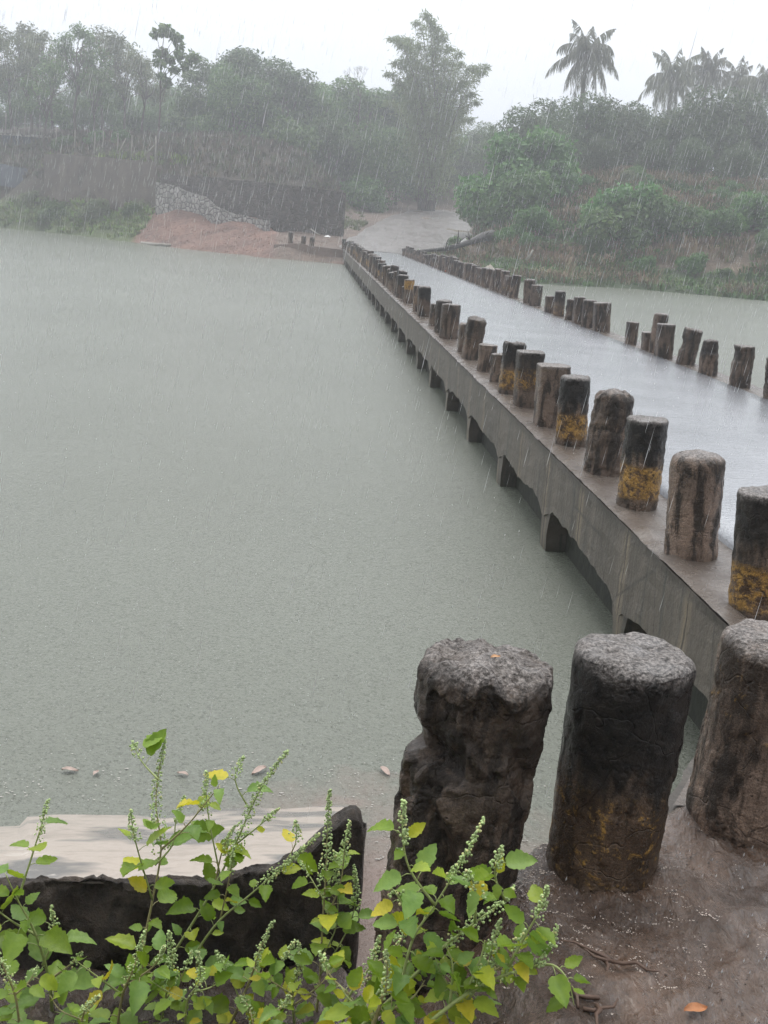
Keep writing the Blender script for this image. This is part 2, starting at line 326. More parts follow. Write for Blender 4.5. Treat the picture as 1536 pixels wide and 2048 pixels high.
M = dict(
    water=mat_water(), post=mat_post(), beam=mat_beam(), deck=mat_deck(), ledge=mat_ledge(), mud=mat_mud(), slab=mat_slab(), farroad=mat_farroad(),
    rock=mat_darkrock(), opening_shade=mat_plain('black_opening_shade', (.016, .018, .011), .7, 9, .6), ground=mat_ground(),
    wall_dark=mat_wall('dark_stone_wall', (.040, .033, .029), (.11, .092, .084), 3.4),
    wall_brown=mat_wall('brown_bank_wall', (.045, .034, .026), (.15, .118, .098)),
    rubble=mat_wall('pale_rubble_wall', (.26, .245, .235), (.40, .38, .37), 2.6),
    shed=mat_wall('grey_shed_wall', (.045, .055, .080), (.10, .118, .16)),
    wing=mat_wall('red_brown_wing_wall', (.11, .075, .06), (.20, .14, .115)),
    black_bark=mat_plain('black_bark', (.022, .019, .017), .6, 6), bark=mat_plain('bark', (.085, .068, .055), .8, 5), palebark=mat_plain('pale_bark', (.30, .28, .25), .8, 5),
    stem=mat_tint('weed_stem', .5, 60), weed=mat_weed(), tint=mat_tint('tinted', .6, 40), blades=mat_tint('grass_blades', .7, 1.2),
    leaf_dark=mat_leaf('dark_leaf', (.024, .050, .018), (.084, .138, .050), (.19, .24, .095)),
    leaf_mid=mat_leaf('mid_leaf', (.042, .095, .028), (.125, .225, .068), (.25, .34, .11)),
    leaf_pale=mat_leaf('pale_olive_leaf', (.075, .105, .050), (.18, .215, .11), (.32, .29, .15)),
    leaf_bush=mat_leaf('bush_leaf', (.035, .105, .026), (.105, .235, .058), (.19, .31, .09)),
    leaf_bamboo=mat_leaf('bamboo_leaf', (.13, .20, .07), (.24, .32, .13), (.36, .42, .19)),
    leaf_palm=mat_leaf('palm_frond', (.06, .075, .042), (.15, .165, .095), (.28, .27, .17)),
)

# ------------------------------------------------------------------ river
WZ = -0.8
g = Geo(); g.put([(-400, -20, WZ), (400, -20, WZ), (400, 160, WZ), (-400, 160, WZ)], [(0, 1, 2, 3)])
tag(g.build('river', M['water']), kind='structure')

# ------------------------------------------------------------------ far banks: one terrain through measured ground points
ctrl = []
def cz(x, y, z, dz=0): p = at(x, y, z); ctrl.append((p[0], p[1], z+dz))
def cy_(x, y, Y): p = aty(x, y, Y); ctrl.append(tuple(p))
for x, y in ((0, 455), (100, 463), (200, 475), (320, 490), (430, 505), (570, 515)): cz(x, y, WZ)
for x, y in ((1060, 566), (1150, 572), (1240, 575), (1400, 590), (1536, 602)): cz(x, y, WZ)
for p in ((-60, 118, -.8), (-95, 125, -.8), (-60, 105, -2.5), (-27, 92, -2.3), (-16, 80, -2.3), (-6, 65, -2), (0, 62, -1.9), (2, 66.5, -1.5), (4, 66, -1.2), (6, 62, -1.4), (11.5, 53, -2), (20, 52, -2),
          (36, 50, -.8), (60, 46, -.8), (36, 44, -2), (60, 38, -2.2), (90, 38, -1), (4, 55, -2.2), (-40, 85, -2.5), (30, 40, -2.5), (-90, 90, -3),
          (-60, 126, 5), (-95, 135, 6), (60, 58, 5), (90, 55, 6), (60, 75, 7.5), (110, 70, 8)): ctrl.append(p)
for x, y, Y in ((150, 402, 98), (250, 418, 95), (60, 425, 100), (300, 428, 91), (400, 440, 85), (480, 456, 80), (560, 470, 75.5), (330, 470, 82.5), (420, 488, 77),
                (0, 400, 106), (130, 388, 101), (220, 400, 97), (310, 424, 91.5), (440, 446, 86), (560, 464, 82), (620, 458, 82),
                (0, 345, 108), (90, 312, 103), (200, 318, 98.5), (308, 328, 94.5), (330, 352, 94.2), (450, 360, 89), (560, 370, 85.8), (660, 382, 85),
                (0, 262, 118), (150, 276, 112), (300, 282, 110), (450, 272, 108), (600, 300, 104), (690, 350, 98),
                (700, 508, 70), (760, 512, 70), (820, 510, 70), (640, 470, 76), (690, 480, 75),
                (760, 470, 84), (800, 440, 99), (870, 426, 113), (930, 446, 93), (950, 474, 77), (640, 442, 94), (700, 424, 103), (760, 418, 112), (960, 420, 112),
                (1100, 546, 62), (1000, 502, 66.5), (900, 505, 68), (950, 472, 75), (1080, 442, 73), (1240, 540, 64), (1300, 500, 66.5), (1200, 482, 68), (1400, 484, 66), (1536, 512, 63), (1400, 560, 61.5),
                (1080, 362, 81), (1200, 372, 79), (1350, 378, 77), (1536, 402, 75), (1100, 342, 92), (1500, 362, 88), (980, 400, 92), (950, 395, 120)): cy_(x, y, Y)
for p in ((-90, 160, 11), (-40, 150, 11), (0, 150, 8.5), (40, 140, 8), (80, 120, 9), (-90, 240, 14), (0, 240, 13), (90, 240, 13), (130, 160, 10)): ctrl.append(p)
CT = np.array(ctrl)
_D = np.linalg.norm(CT[:, None, :2]-CT[None, :, :2], axis=2)
_A = np.block([[_D + 0.0*np.eye(len(CT)), np.ones((len(CT), 1))], [np.ones((1, len(CT))), np.zeros((1, 1))]])
_W = np.linalg.solve(_A, np.r_[CT[:, 2], 0])
def far_z(x, y):
    x = np.atleast_1d(np.asarray(x, float)); y = np.atleast_1d(np.asarray(y, float))
    d = np.sqrt((x[:, None]-CT[:, 0])**2 + (y[:, None]-CT[:, 1])**2)
    return d @ _W[:-1] + _W[-1]
cl = [(4.0, 69.4, 2.0), (4.7, 73, 2.9), (6.2, 78, 3.9), (7.9, 85, 4.3), (9.0, 93, 4.0), (10.5, 102, 3.7), (12.6, 111, 3.4), (16, 120, 3.2)]
CLY = [c[1] for c in cl]; CLX = [c[0] for c in cl]
def road_z(y): return np.interp(y, [69, 72, 84, 99, 113, 122], [-.05, .05, .86, 2.15, 3.25, 3.7])
def road_d(x, y): return np.abs(x-np.interp(y, CLY, CLX))
_raw = far_z
def far_z(x, y):
    x = np.atleast_1d(np.asarray(x, float)); y = np.atleast_1d(np.asarray(y, float)); z = _raw(x, y)
    k = (1-sstep(4.2, 8.0, road_d(x, y)+np.where(x < np.interp(y, CLY, CLX), -1.5, .4)))*sstep(69, 72, y)*(1-sstep(118, 132, y))
    return z*(1-k)+road_z(y)*k
def fz(x, y): return float(far_z(x, y)[0])
xs = np.r_[np.arange(-120, -32, 2.2), np.arange(-32, 40, .6), np.arange(40, 135, 2.2)]
ys = np.r_[np.arange(36, 56, 2.), np.arange(56, 116, .6), np.arange(116, 260, 4.)]
GX, GY = np.meshgrid(xs, ys); gz = far_z(GX.ravel(), GY.ravel())
gz += np.array([0.22*fbm((x, y, 0), .35) for x, y in zip(GX.ravel(), GY.ravel())])*(np.abs(GX.ravel()-4) > 6)
def far_tint(x, y, z):
    n = fbm((x, y, 3), .12)
    col = np.array((.075, .062, .048))                                  # dark scrubby soil
    if x > 6: col = np.array((.15, .112, .08)) + n*.03                # dry grass slope
    red = (-14 < x < 4.2 and y < 91 and z < 1.9)
    if red: col = np.array((.22, .130, .105))
    if -28 < x <= -13 and z < 1.8: col = np.array((.10, .14, .05))
    if x > 6.2 and y < 67 and z < .35: col = np.array((.05, .085, .03))
    if 69 < y < 121 and z < road_z(y)+.5+.35*n and road_d(x, y) < 9 and x > -2: col = np.array((.19, .145, .122)) if x < np.interp(y, CLY, CLX) else np.array((.16, .13, .085))
    return col
tints = np.array([far_tint(*p) for p in zip(GX.ravel(), GY.ravel(), gz)])
nx = len(xs); ny = len(ys)
fc = [(j*nx+i, j*nx+i+1, (j+1)*nx+i+1, (j+1)*nx+i) for j in range(ny-1) for i in range(nx-1)]
tag(obj('far_bank', np.c_[GX.ravel(), GY.ravel(), gz], fc, M['ground'], None, True, tints), kind='structure')

# the road that climbs away from the bridge
v = []; NR = 10
pts = []
for k in range(len(cl)-1):
    for t in np.linspace(0, 1, 6, endpoint=False): pts.append(np.array(cl[k])*(1-t)+np.array(cl[k+1])*t)
pts.append(np.array(cl[-1]))
for i, q in enumerate(pts):
    for u in np.linspace(-1, 1, NR+1):
        e = 1+.10*fbm((i*.4, u, 5), 1.0); x = q[0]+u*q[2]*e; v.append((x, q[1], road_z(q[1])+.10-.07*abs(u)**2))
fc = [(i*(NR+1)+j, i*(NR+1)+j+1, (i+1)*(NR+1)+j+1, (i+1)*(NR+1)+j) for i in range(len(pts)-1) for j in range(NR)]
tag(obj('road', v, fc, M['farroad'], None, True), kind='structure')

# ------------------------------------------------------------------ near bank
def row_line(x): return 2.46 + .46*(x-.4)                   # the line of the near posts
def near_z(x, y):
    z = -.72 + .72*sstep(-.15, .72, x - .18*(y-2.3))
    z = np.maximum(z, np.minimum(-.02, -.72 + .75*(2.87-y)))
    s = y - row_line(np.clip(x, .2, 1.9)) - np.where(x > 1.35, (x-1.35)*1.9, 0)
    z = z - sstep(.10, .55, s)*(.95+z)*np.where(x > 2.0, 0, 1)*sstep(.12, .38, x)
    z = z - sstep(3.12, 3.32, y)*.6*np.where(x < .9, 1, 0)
    return z
NXs = np.r_[np.arange(-14, -1.4, .6), np.arange(-1.4, 2.62, .022), np.arange(2.7, 16, .6)]
NYs = np.r_[np.arange(-16, 1.3, .6), np.arange(1.3, 4.62, .022)]
NXs[-23:] = np.maximum(NXs[-23:], 2.62)
A, B = np.meshgrid(NXs, NYs); az = near_z(A.ravel(), B.ravel())
rough = np.array([.034*fbm((x, y, 1), 3.2, 5)+.020*fbm((x*.8+y*.5, y*1.3-x*.5, 7), 10, 4) if (-1.5 < x < 2.7 and y > 1.2) else 0 for x, y in zip(A.ravel(), B.ravel())])
az = az + rough
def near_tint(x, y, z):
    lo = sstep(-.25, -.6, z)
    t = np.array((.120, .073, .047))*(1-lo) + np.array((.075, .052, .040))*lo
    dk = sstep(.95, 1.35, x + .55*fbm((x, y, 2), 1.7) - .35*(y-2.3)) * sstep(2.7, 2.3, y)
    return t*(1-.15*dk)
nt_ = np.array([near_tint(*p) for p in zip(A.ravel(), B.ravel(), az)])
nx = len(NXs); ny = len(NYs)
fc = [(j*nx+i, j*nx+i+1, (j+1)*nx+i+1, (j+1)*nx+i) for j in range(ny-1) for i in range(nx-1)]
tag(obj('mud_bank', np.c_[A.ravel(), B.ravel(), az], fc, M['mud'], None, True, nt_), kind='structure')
def nz(x, y): return float(near_z(np.array([x]), np.array([y]))[0])

# ------------------------------------------------------------------ bridge
bridge = tag(empty('bridge', (4, 4.6, 0)), 'long low concrete causeway bridge with stained side beams crossing the river', 'bridge')
BY0, BY1, XL, XR = 4.62, 70.0, 2.0, 5.76
PIER0, SPAN = 6.31, 2.27
def local(v): return [(p[0]-4, p[1]-4.6, p[2]) for p in v]
# deck: a slightly rough wet sheet with real thickness
dx = np.linspace(2.50, 5.30, 15); dy = np.r_[np.linspace(BY0, 22, 120), np.linspace(22.4, BY1, 100)]
v = []; f = []
for y in dy:
    for i, x in enumerate(dx):
        v.append((x+(.02*fbm((x, y, 9), 2.5) if i in (0, 14) else 0), y, .045+.006*fbm((x, y, 0), 1.3)-.012*abs((x-3.9)/1.4)**2))
n = len(dx)
f = [(j*n+i, j*n+i+1, (j+1)*n+i+1, (j+1)*n+i) for j in range(len(dy)-1) for i in range(n-1)]
b0 = len(v); v += [(p[0], p[1], -.04) for p in v[:]]
for j in range(len(dy)-1):
    f += [(j*n, (j+1)*n, b0+(j+1)*n, b0+j*n), (j*n+n-1, b0+j*n+n-1, b0+(j+1)*n+n-1, (j+1)*n+n-1)]
obj('road_deck', local(v), f, M['deck'], bridge, True)
def ledge(x0, x1, outer):
    v = []; f = []; xs_ = np.linspace(x0, x1, 8); ys_ = np.r_[np.arange(BY0, 20, .06), np.arange(20, BY1+.3, .4)]
    for y in ys_:
        for x in xs_:
            d = abs(x-outer); lip = .018*(.022 < d < .10)*(1+.9*fbm((x, y, 4), 9))
            chip = -.05*max(0, fbm((outer, y, 11), 2.3)-.25) if d < .08 else 0
            v.append((x, y, lip+chip+.006*fbm((x, y, 1), 8)))
    n = len(xs_); f = [(j*n+i, j*n+i+1, (j+1)*n+i+1, (j+1)*n+i) for j in range(len(ys_)-1) for i in range(n-1)]
    obj('ledge', local(v), f, M['ledge'], bridge, True)
ledge(XL+.002, 2.52, XL); ledge(5.28, XR-.002, XR)
def beam(x0, x1, fine):
    ys_ = np.r_[np.arange(BY0, 22, .05), np.arange(22, BY1+.2, .25)] if fine else np.arange(BY0, BY1+.4, .5)
    lv = np.linspace(0, 1, 9); v = []; f = []
    for y in ys_:
        k = ((y-PIER0) % SPAN)/SPAN; a = min(k, 1-k)*SPAN
        bot = -.44 - .10*max(0, 1-a/.30) - .06*max(0, fbm((x0, y, 21), .8)-.1) + .018*fbm((x0, y, 3), 1.9) + .022*fbm((x0, y, 8), 7)
        ring = []
        for t in lv: ring.append((x0 + .006*fbm((x0, y, t*2), 3) - .004, y, -.006*(t == 0) + t*bot))
        for t in lv[::-1]: ring.append((x1, y, -.05 + t*(bot+.05)))
        v += ring
    n = 18; f = [(j*n+i, j*n+(i+1) % n, (j+1)*n+(i+1) % n, (j+1)*n+i) for j in range(len(ys_)-1) for i in range(n)]
    f += [tuple(range(n)), tuple(range(len(v)-n, len(v)))[::-1]]
    obj('side_beam', local(v), f, M['beam'], bridge, False)
beam(XL, XL+.10, True); beam(XR, XR-.30, False)
g = Geo(); g.box(2.175-4, 5.40-4, BY0-4.6, BY1-4.6, -.84, -.05); g.build('inner_girder', M['opening_shade'], bridge)  # coloured black: the shade inside the openings is put into the colour
k = 0
while PIER0+SPAN*k < BY1-1:
    y = PIER0+SPAN*k - .02*(k % 3); hw = .11
    v = []; f = []; zz = np.linspace(-1.6, -.45, 12); ring = [(XL+.012, -hw), (XL+.012, hw), (XR-.01, hw), (XR-.01, -hw)]
    for z in zz:
        e = 1 + .9*max(0, (z+.75)/.28)**2*.6
        for (x, d) in ring: v.append((x+.012*fbm((x, y+d, z), 4), y+d*e*(1+.12*fbm((x, k, z), 5)), z))
    f = [(j*4+i, j*4+(i+1) % 4, (j+1)*4+(i+1) % 4, (j+1)*4+i) for j in range(11) for i in range(4)] + [(0, 1, 2, 3), (47, 46, 45, 44)]
    obj('pier', local(v), f, M['beam'], bridge); k += 1
# flared wing wall at the near end, carrying the near posts
wl = [(XL+.004, BY0-.004), (1.62, 3.72), (1.16, 2.98), (.95, 2.86)]
v = []; f = []; P = []
for a, b in zip(wl, wl[1:]):
    for t in np.linspace(0, 1, 22, endpoint=False): P.append((a[0]+(b[0]-a[0])*t, a[1]+(b[1]-a[1])*t))
P.append(wl[-1])
for i, (x, y) in enumerate(P):
    o = .012*fbm((x, y, 0), 4); top = -.02 - .22*sstep(70, 100, i*100/len(P))
    for z in np.linspace(top, -1.5, 10): v.append((x+o+.01*fbm((x, y, z), 6), y, z))
    v.append((x+.40, y-.12, top+.01))
n = 11
f = [(i*n+j, i*n+j+1, (i+1)*n+j+1, (i+1)*n+j) for i in range(len(P)-1) for j in range(9)] + [(i*n, (i+1)*n, (i+1)*n+10, i*n+10) for i in range(len(P)-1)]
obj('wing_wall', local(v), f, M['beam'], bridge)

# approach slab between near bank and deck (under posts at the start of the bridge)
v = []; f = []; ax_ = np.linspace(1.2, 6.5, 40); ay_ = np.linspace(3.0, BY0-.003, 30)
for y in ay_:
    left = np.interp(y, [2.86, 2.98, 3.72, BY0], [.95, 1.16, 1.62, XL])+.03
    for t in np.linspace(0, 1, 40):
        x = left + t*(6.5-left); v.append((x, y, -.006+.03*sstep(2.3, 2.6, x)+.008*fbm((x, y, 3), 5)))
f = [(j*40+i, j*40+i+1, (j+1)*40+i+1, (j+1)*40+i) for j in range(29) for i in range(39)]
tag(obj('approach_road', v, f, M['ledge'], None, True), kind='structure')

# ------------------------------------------------------------------ posts
def post_mesh(r, h, seed, n=28, nz_=22, rough=.02, dome=.25, square=0., shape=None, sink=.06, jag=0., chip=.005):
    """standing concrete post, z=0 at the base; (shape) may change the radius by angle and height"""
    v = []; f = []; rd = r*dome; prof = []
    for i in range(nz_+1): prof.append((1., -sink+(h-rd+sink)*i/nz_))
    m = max(4, nz_//6)
    for i in range(1, m+1):
        a = math.pi/2*i/m; prof.append((1-dome+dome*math.cos(a), h-rd+rd*math.sin(a)))
    for q in (.7, .4, .15): prof.append(((1-dome)*q, h+.008*(1-q)))
    for i, (k, z) in enumerate(prof):
        for j in range(n):
            t = 2*math.pi*j/n; c, s = math.cos(t), math.sin(t)
            rr = r*k
            if square: rr *= 1/((abs(c)**(2+square*6)+abs(s)**(2+square*6))**(1/(2+square*6)))*(1-.06*square)
            if shape: rr *= shape(t, z/h)
            d = rough*(.28*fbm((c*r*2+seed*7, s*r*2, z), 2.6, 5)+.55*fbm((c*r+seed, s*r, z), 17, 5))
            d -= chip*float(sstep(.16, .24, fbm((c*r*1.2+seed*3, s*r*1.2, z*.8), 5.5, 3)))*(.3 if z > h*.97 else 1)
            zt = z + (jag*fbm((c*r*k*4+seed, s*r*k*4, 2), 2.2) if z > .75*h else 0)*((z/h-.75)*4)
            rr = max(.002, rr+d*(.35+.65*k)); v.append((rr*c, rr*s, zt+(rough*.7*fbm((c*rr+seed, s*rr, 5), 14, 4) if z > h*.9 else 0)))
    k = len(prof)
    f = [(i*n+j, i*n+(j+1) % n, (i+1)*n+(j+1) % n, (i+1)*n+j) for i in range(k-1) for j in range(n)]
    v.append((0, 0, v[-1][2])); c0 = len(v)-1
    f += [((k-1)*n+j, (k-1)*n+(j+1) % n, c0) for j in range(n)] + [tuple(range(n))[::-1]]
    return mesh_data('post', v, f, M['post'], True)
def set_post(name, me, base, top, col, label, group, cat='post', turn=0.):
    o = add(name, me, None, tuple(base))
    d = Vector(top)-Vector(base); o.rotation_euler = (Vector((0, 0, 1)).rotation_difference(d.normalized()).to_matrix() @ Matrix.Rotation(turn, 3, 'Z')).to_euler()
    o.color = col; return tag(o, label, cat, group)
rnd = random.Random(5)
GNEAR, GL, GR = 'big posts at the near end of the bridge', 'posts along the left edge of the bridge', 'posts along the right edge of the bridge'
def near_post(bx, by, tx, ty, Yoff, zb, wpx, **kw):
    b = at(bx, by, zb); b = np.array([b[0], b[1]+Yoff, zb]); depth = -(RM.T @ (b-EYEP))[2]
    t = aty(tx, ty, b[1]); return b, t, wpx*depth/F/2, float(np.linalg.norm(t-b))
# the broken post
b, t, r, h = near_post(895, 1890, 978, 1318, .10, -.17, 262)
def broken(a, z):
    d = (a-math.pi*1.10+math.pi) % (2*math.pi)-math.pi           # facing left, a little to the viewer
    side = math.exp(-(d/.75)**2); front = math.exp(-(((a-math.pi*1.38+math.pi) % (2*math.pi)-math.pi)/.55)**2)
    cut = sstep(.635, .665, z)*(1-sstep(.675, .80, z)); jag = 1+.5*math.sin(a*9+z*30)*.3
    dg = math.exp(-((z-(.66-.33*(a-math.pi*1.1)))/.085)**2)*front*sstep(.25, .35, z)        # spall running down from the notch
    return 1.0 - .40*side*cut*jag + .09*side*sstep(.655, .60, z) - .27*dg*jag + .04*sstep(.74, .9, z) - .07*sstep(.93, 1., z)
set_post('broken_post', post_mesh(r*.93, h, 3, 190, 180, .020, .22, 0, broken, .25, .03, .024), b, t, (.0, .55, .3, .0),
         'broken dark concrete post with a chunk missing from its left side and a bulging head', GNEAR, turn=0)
b, t, r, h = near_post(1217, 1782, 1272, 1302, .10, -.02, 236)
set_post('concrete_post', post_mesh(r*.93, h, 8, 150, 140, .007, .20, 0, lambda a, z: .985+.05*z, .2, .012, .004), b, t, (.50, 1., .42, .0),
         'thick round post with black upper half and flaking ochre paint, next to the broken post', GNEAR)
b, t, r, h = near_post(1508, 1690, 1572, 1280, .10, -.02, 242)
set_post('concrete_post', post_mesh(r*.95, h, 13, 150, 140, .008, .22, 0, lambda a, z: 1.+.03*z-.08*(1-sstep(0, .1, z)), .2, .015), b, t, (.30, .35, .80, .55),
         'thick pinkish brown post with thin yellow paint streak, cut by the photo right edge', GNEAR)

# left row, measured one by one: base px, top px, width px, (yellow, black, band height, pale tone), dome, roughness, label
LEFT = [
    (1512, 1222, 1534, 980, 108, (.84, .9, .30, .0), .10, .012, 'black topped post with ochre lower half, cut off at the right, first on the bridge'),
    (1381, 1108, 1397, 905, 104, (.0, .25, .4, .62), .40, .010, 'smooth pinkish brown post with rounded cap, second in the left row'),
    (1273, 1012, 1296, 836, 82, (.88, 1., .36, .0), .12, .012, 'black topped post with a bright ochre lower half, third in the left row'),
    (1204, 944, 1231, 786, 78, (.0, .35, .4, .15), .35, .020, 'rough brown post with round cap and horizontal cracks, fourth in the left row'),
    (1136, 888, 1146, 751, 60, (.80, 1., .34, .0), .25, .014, 'black topped post with ochre lower half and rounded cap, fifth in the left row'),
    (1086, 850, 1096, 728, 64, (.0, .25, .4, .32), .08, .010, 'wide plain brown post with a flat top, sixth in the left row'),
    (1046, 812, 1054, 701, 54, (.7, .7, .55, .08), .07, .014, 'flat topped brown post with an ochre stain at mid height, seventh in left row'),
    (1006, 785, 1018, 684, 44, (.80, 1., .34, .0), .15, .020, 'black topped post with a jagged cap and orange band below, eighth in the left row'),
    (975, 762, 979, 706, 37, (.0, .3, .4, .2), .06, .010, 'short stub post with flat wet top, ninth in the left row'),
    (948, 740, 953, 687, 37, (.1, .1, .5, .42), .06, .010, 'short pale brown stub post with flat wet top, tenth in the left row'),
    (918, 716, 931, 635, 38, (.25, .6, .45, .1), .25, .022, 'tall rough post with a dark rounded cap beside two stubs, left row'),
    (897, 702, 902, 645, 30, (.2, .3, .5, .2), .08, .012, 'lower brown post half hidden by a tall rough post, left row'),
    (882, 676, 888, 607, 38, (.3, .5, .5, .12), .12, .016, 'square shouldered rusty brown post with flat top, left row'),
    (866, 664, 876, 599, 33, (.2, .8, .5, .0), .25, .018, 'dark capped post just behind a square shouldered rusty post, left row'),
    (848, 650, 851, 606, 22, (.1, .5, .5, .1), .10, .012, 'narrow short brown post in front of a domed black post, left row'),
    (838, 632, 845, 572, 26, (.2, 1., .4, .0), .40, .016, 'black post with a domed top beside the all yellow post, left row'),
    (822, 622, 826, 570, 18, (.5, .0, .5, .5), .06, .010, 'slim light rusty post beside the domed black post, left row'),
    (811, 606, 822, 559, 21, (1., .0, .78, .1), .06, .010, 'post with a bright yellow upper half, left row'),
    (802, 606, 806, 572, 13, (.0, .6, .5, .0), .10, .012, 'narrow low dark post before the yellow topped post, left row'),
    (790, 594, 799, 549, 22, (.3, .8, .4, .0), .18, .016, 'dark round capped post just beyond the yellow topped post, left row'),
]
lastY = 0
for i, (bx, by, tx, ty, wpx, col, dome, rg, lab) in enumerate(LEFT):
    p = at(bx, by, 0); Y = p[1] if i < 3 else max(p[1], lastY+.62); lastY = Y
    b = np.array([2.24+rnd.uniform(-.02, .02) if i > 2 else p[0], Y, -.004]); depth = -(RM.T @ (b-EYEP))[2]
    if i > 2:
        dxp = 0
    t = aty(tx, ty, Y); hh = min(.80, max(.28, t[2])); t = np.array([b[0]+(t[0]-at(bx, by, 0)[0] if i < 12 else rnd.uniform(-.02, .02)), Y, hh])
    r = min(.165, max(.11, wpx*depth/F/2))
    q = (72, 60) if i < 5 else (44, 34) if i < 10 else (28, 20)
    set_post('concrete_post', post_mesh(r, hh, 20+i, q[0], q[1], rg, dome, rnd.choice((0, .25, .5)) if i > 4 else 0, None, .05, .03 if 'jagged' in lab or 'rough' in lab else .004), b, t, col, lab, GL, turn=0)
protos = [post_mesh(.125, .62, 50+i, 20, 14, .018, (.1, .25, .06, .35, .15, .08)[i], (0, .5, .3, 0, .6, .3)[i], None, .05, .02) for i in range(6)]
Y = lastY+.75; k = 0
while Y < BY1-.3:
    me = protos[rnd.randrange(6)]; s = rnd.uniform(.78, 1.12); h = s*.62
    o = set_post('concrete_post', me, (2.24+rnd.uniform(-.03, .03), Y, -.004), (2.24+rnd.uniform(-.04, .05), Y, h), (rnd.choice((0, 0, .3, .8)), rnd.uniform(.2, 1), rnd.uniform(.3, .6), rnd.uniform(0, .35)),
                 'weathered brown post in the close packed far part of the left row', GL, turn=rnd.uniform(0, 6))
    o.scale = (rnd.uniform(.9, 1.15),)*2 + (s,); Y += rnd.uniform(.78, 1.12); k += 1
# right row
RIGHT = [
    (1548, 800, 1556, 715, 44, (0, .5, .4, .1), .25, .02, 'dark brown post cut by the right edge of the photo, right row', 0),
    (1478, 773, 1490, 692, 42, (0, .4, .4, .1), .12, .022, 'flat topped brown post with notched left side, nearest whole post of the right row', 1),
    (1415, 750, 1421, 680, 38, (0, .8, .4, .12), .35, .020, 'post with a chipped round dark head on a paler base, right row', 2),
    (1369, 728, 1388, 658, 36, (0, .5, .4, .05), .25, .022, 'eroded post leaning to the right with a lump at its foot, right row', 1),
    (1326, 716, 1333, 648, 34, (0, .4, .4, .1), .06, .010, 'straight flat topped brown post beside a low stub, right row', 0),
    (1322, 712, 1338, 641, 30, (0, .3, .4, .3), .3, .012, 'post with pale rounded cap rising behind the straight flat topped post, right row', 0),
    (1297, 700, 1300, 664, 30, (0, .3, .4, .1), .06, .010, 'low square stub left of the straight flat topped post, right row', 0),
    (1261, 688, 1266, 644, 23, (0, .4, .4, .1), .08, .012, 'lone slim grey post standing apart at the middle of the right row', 0),
    (1202, 663, 1205, 605, 33, (0, .3, .4, .1), .06, .012, 'tall broad post at the near end of a tight cluster of four, right row', 0),
    (1175, 655, 1180, 600, 27, (0, .4, .4, .1), .10, .014, 'second post of the tight cluster of four, right row', 0),
    (1156, 647, 1160, 594, 22, (0, .4, .4, .0), .06, .012, 'third and highest post of the tight cluster of four, right row', 0),
    (1137, 640, 1143, 599, 17, (0, .6, .4, .0), .10, .02, 'broken ragged post at the far end of the cluster of four, right row', 1),
    (1117, 632, 1121, 582, 22, (.5, .8, .3, .0), .25, .014, 'tall round topped post with a yellow foot, right row', 0),
    (1098, 626, 1101, 592, 20, (0, .4, .4, .1), .08, .012, 'low post beside the round topped post with the yellow foot, right row', 0),
]
def chipped(seed):
    return lambda a, z: 1 - .22*max(0, math.cos(a-math.pi*1.05))*max(0, math.sin(z*9+seed))*sstep(.15, .4, z)
def headed(a, z): return 1 - .13*sstep(.6, .66, z) - .12*max(0, math.cos(a-math.pi))*sstep(.7, .95, z)
for i, (bx, by, tx, ty, wpx, col, dome, rg, lab, kind) in enumerate(RIGHT):
    p = at(bx, by, 0); b = np.array([p[0], p[1], -.004]); depth = -(RM.T @ (b-EYEP))[2]; t = aty(tx, ty, b[1]); h = float(np.linalg.norm(t-b))
    if 'pale rounded cap' in lab: b[1] += .55; b[0] = 5.56; t = np.array([5.58, b[1], .62]); h = .62
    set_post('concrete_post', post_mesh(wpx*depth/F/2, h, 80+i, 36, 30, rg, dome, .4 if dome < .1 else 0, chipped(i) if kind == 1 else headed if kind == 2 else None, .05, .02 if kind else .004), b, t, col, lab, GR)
Y = 27.2
while Y < BY1-2:
    me = protos[rnd.randrange(6)]; s = rnd.uniform(.75, 1.1)*(.85 if Y > 50 else 1)
    o = set_post('concrete_post', me, (5.55+rnd.uniform(-.03, .03), Y, -.004), (5.56+rnd.uniform(-.03, .06), Y, s*.62), (rnd.choice((0, 0, 0, .4)), rnd.uniform(.2, .8), .4, rnd.uniform(0, .3)),
                 'weathered brown post in the close packed far part of the right row', GR, turn=rnd.uniform(0, 6))
    o.scale = (1.05, 1.05, s); Y += rnd.uniform(.72, 1.05) + (1.2 if 27.9 < Y < 28.5 else 0)

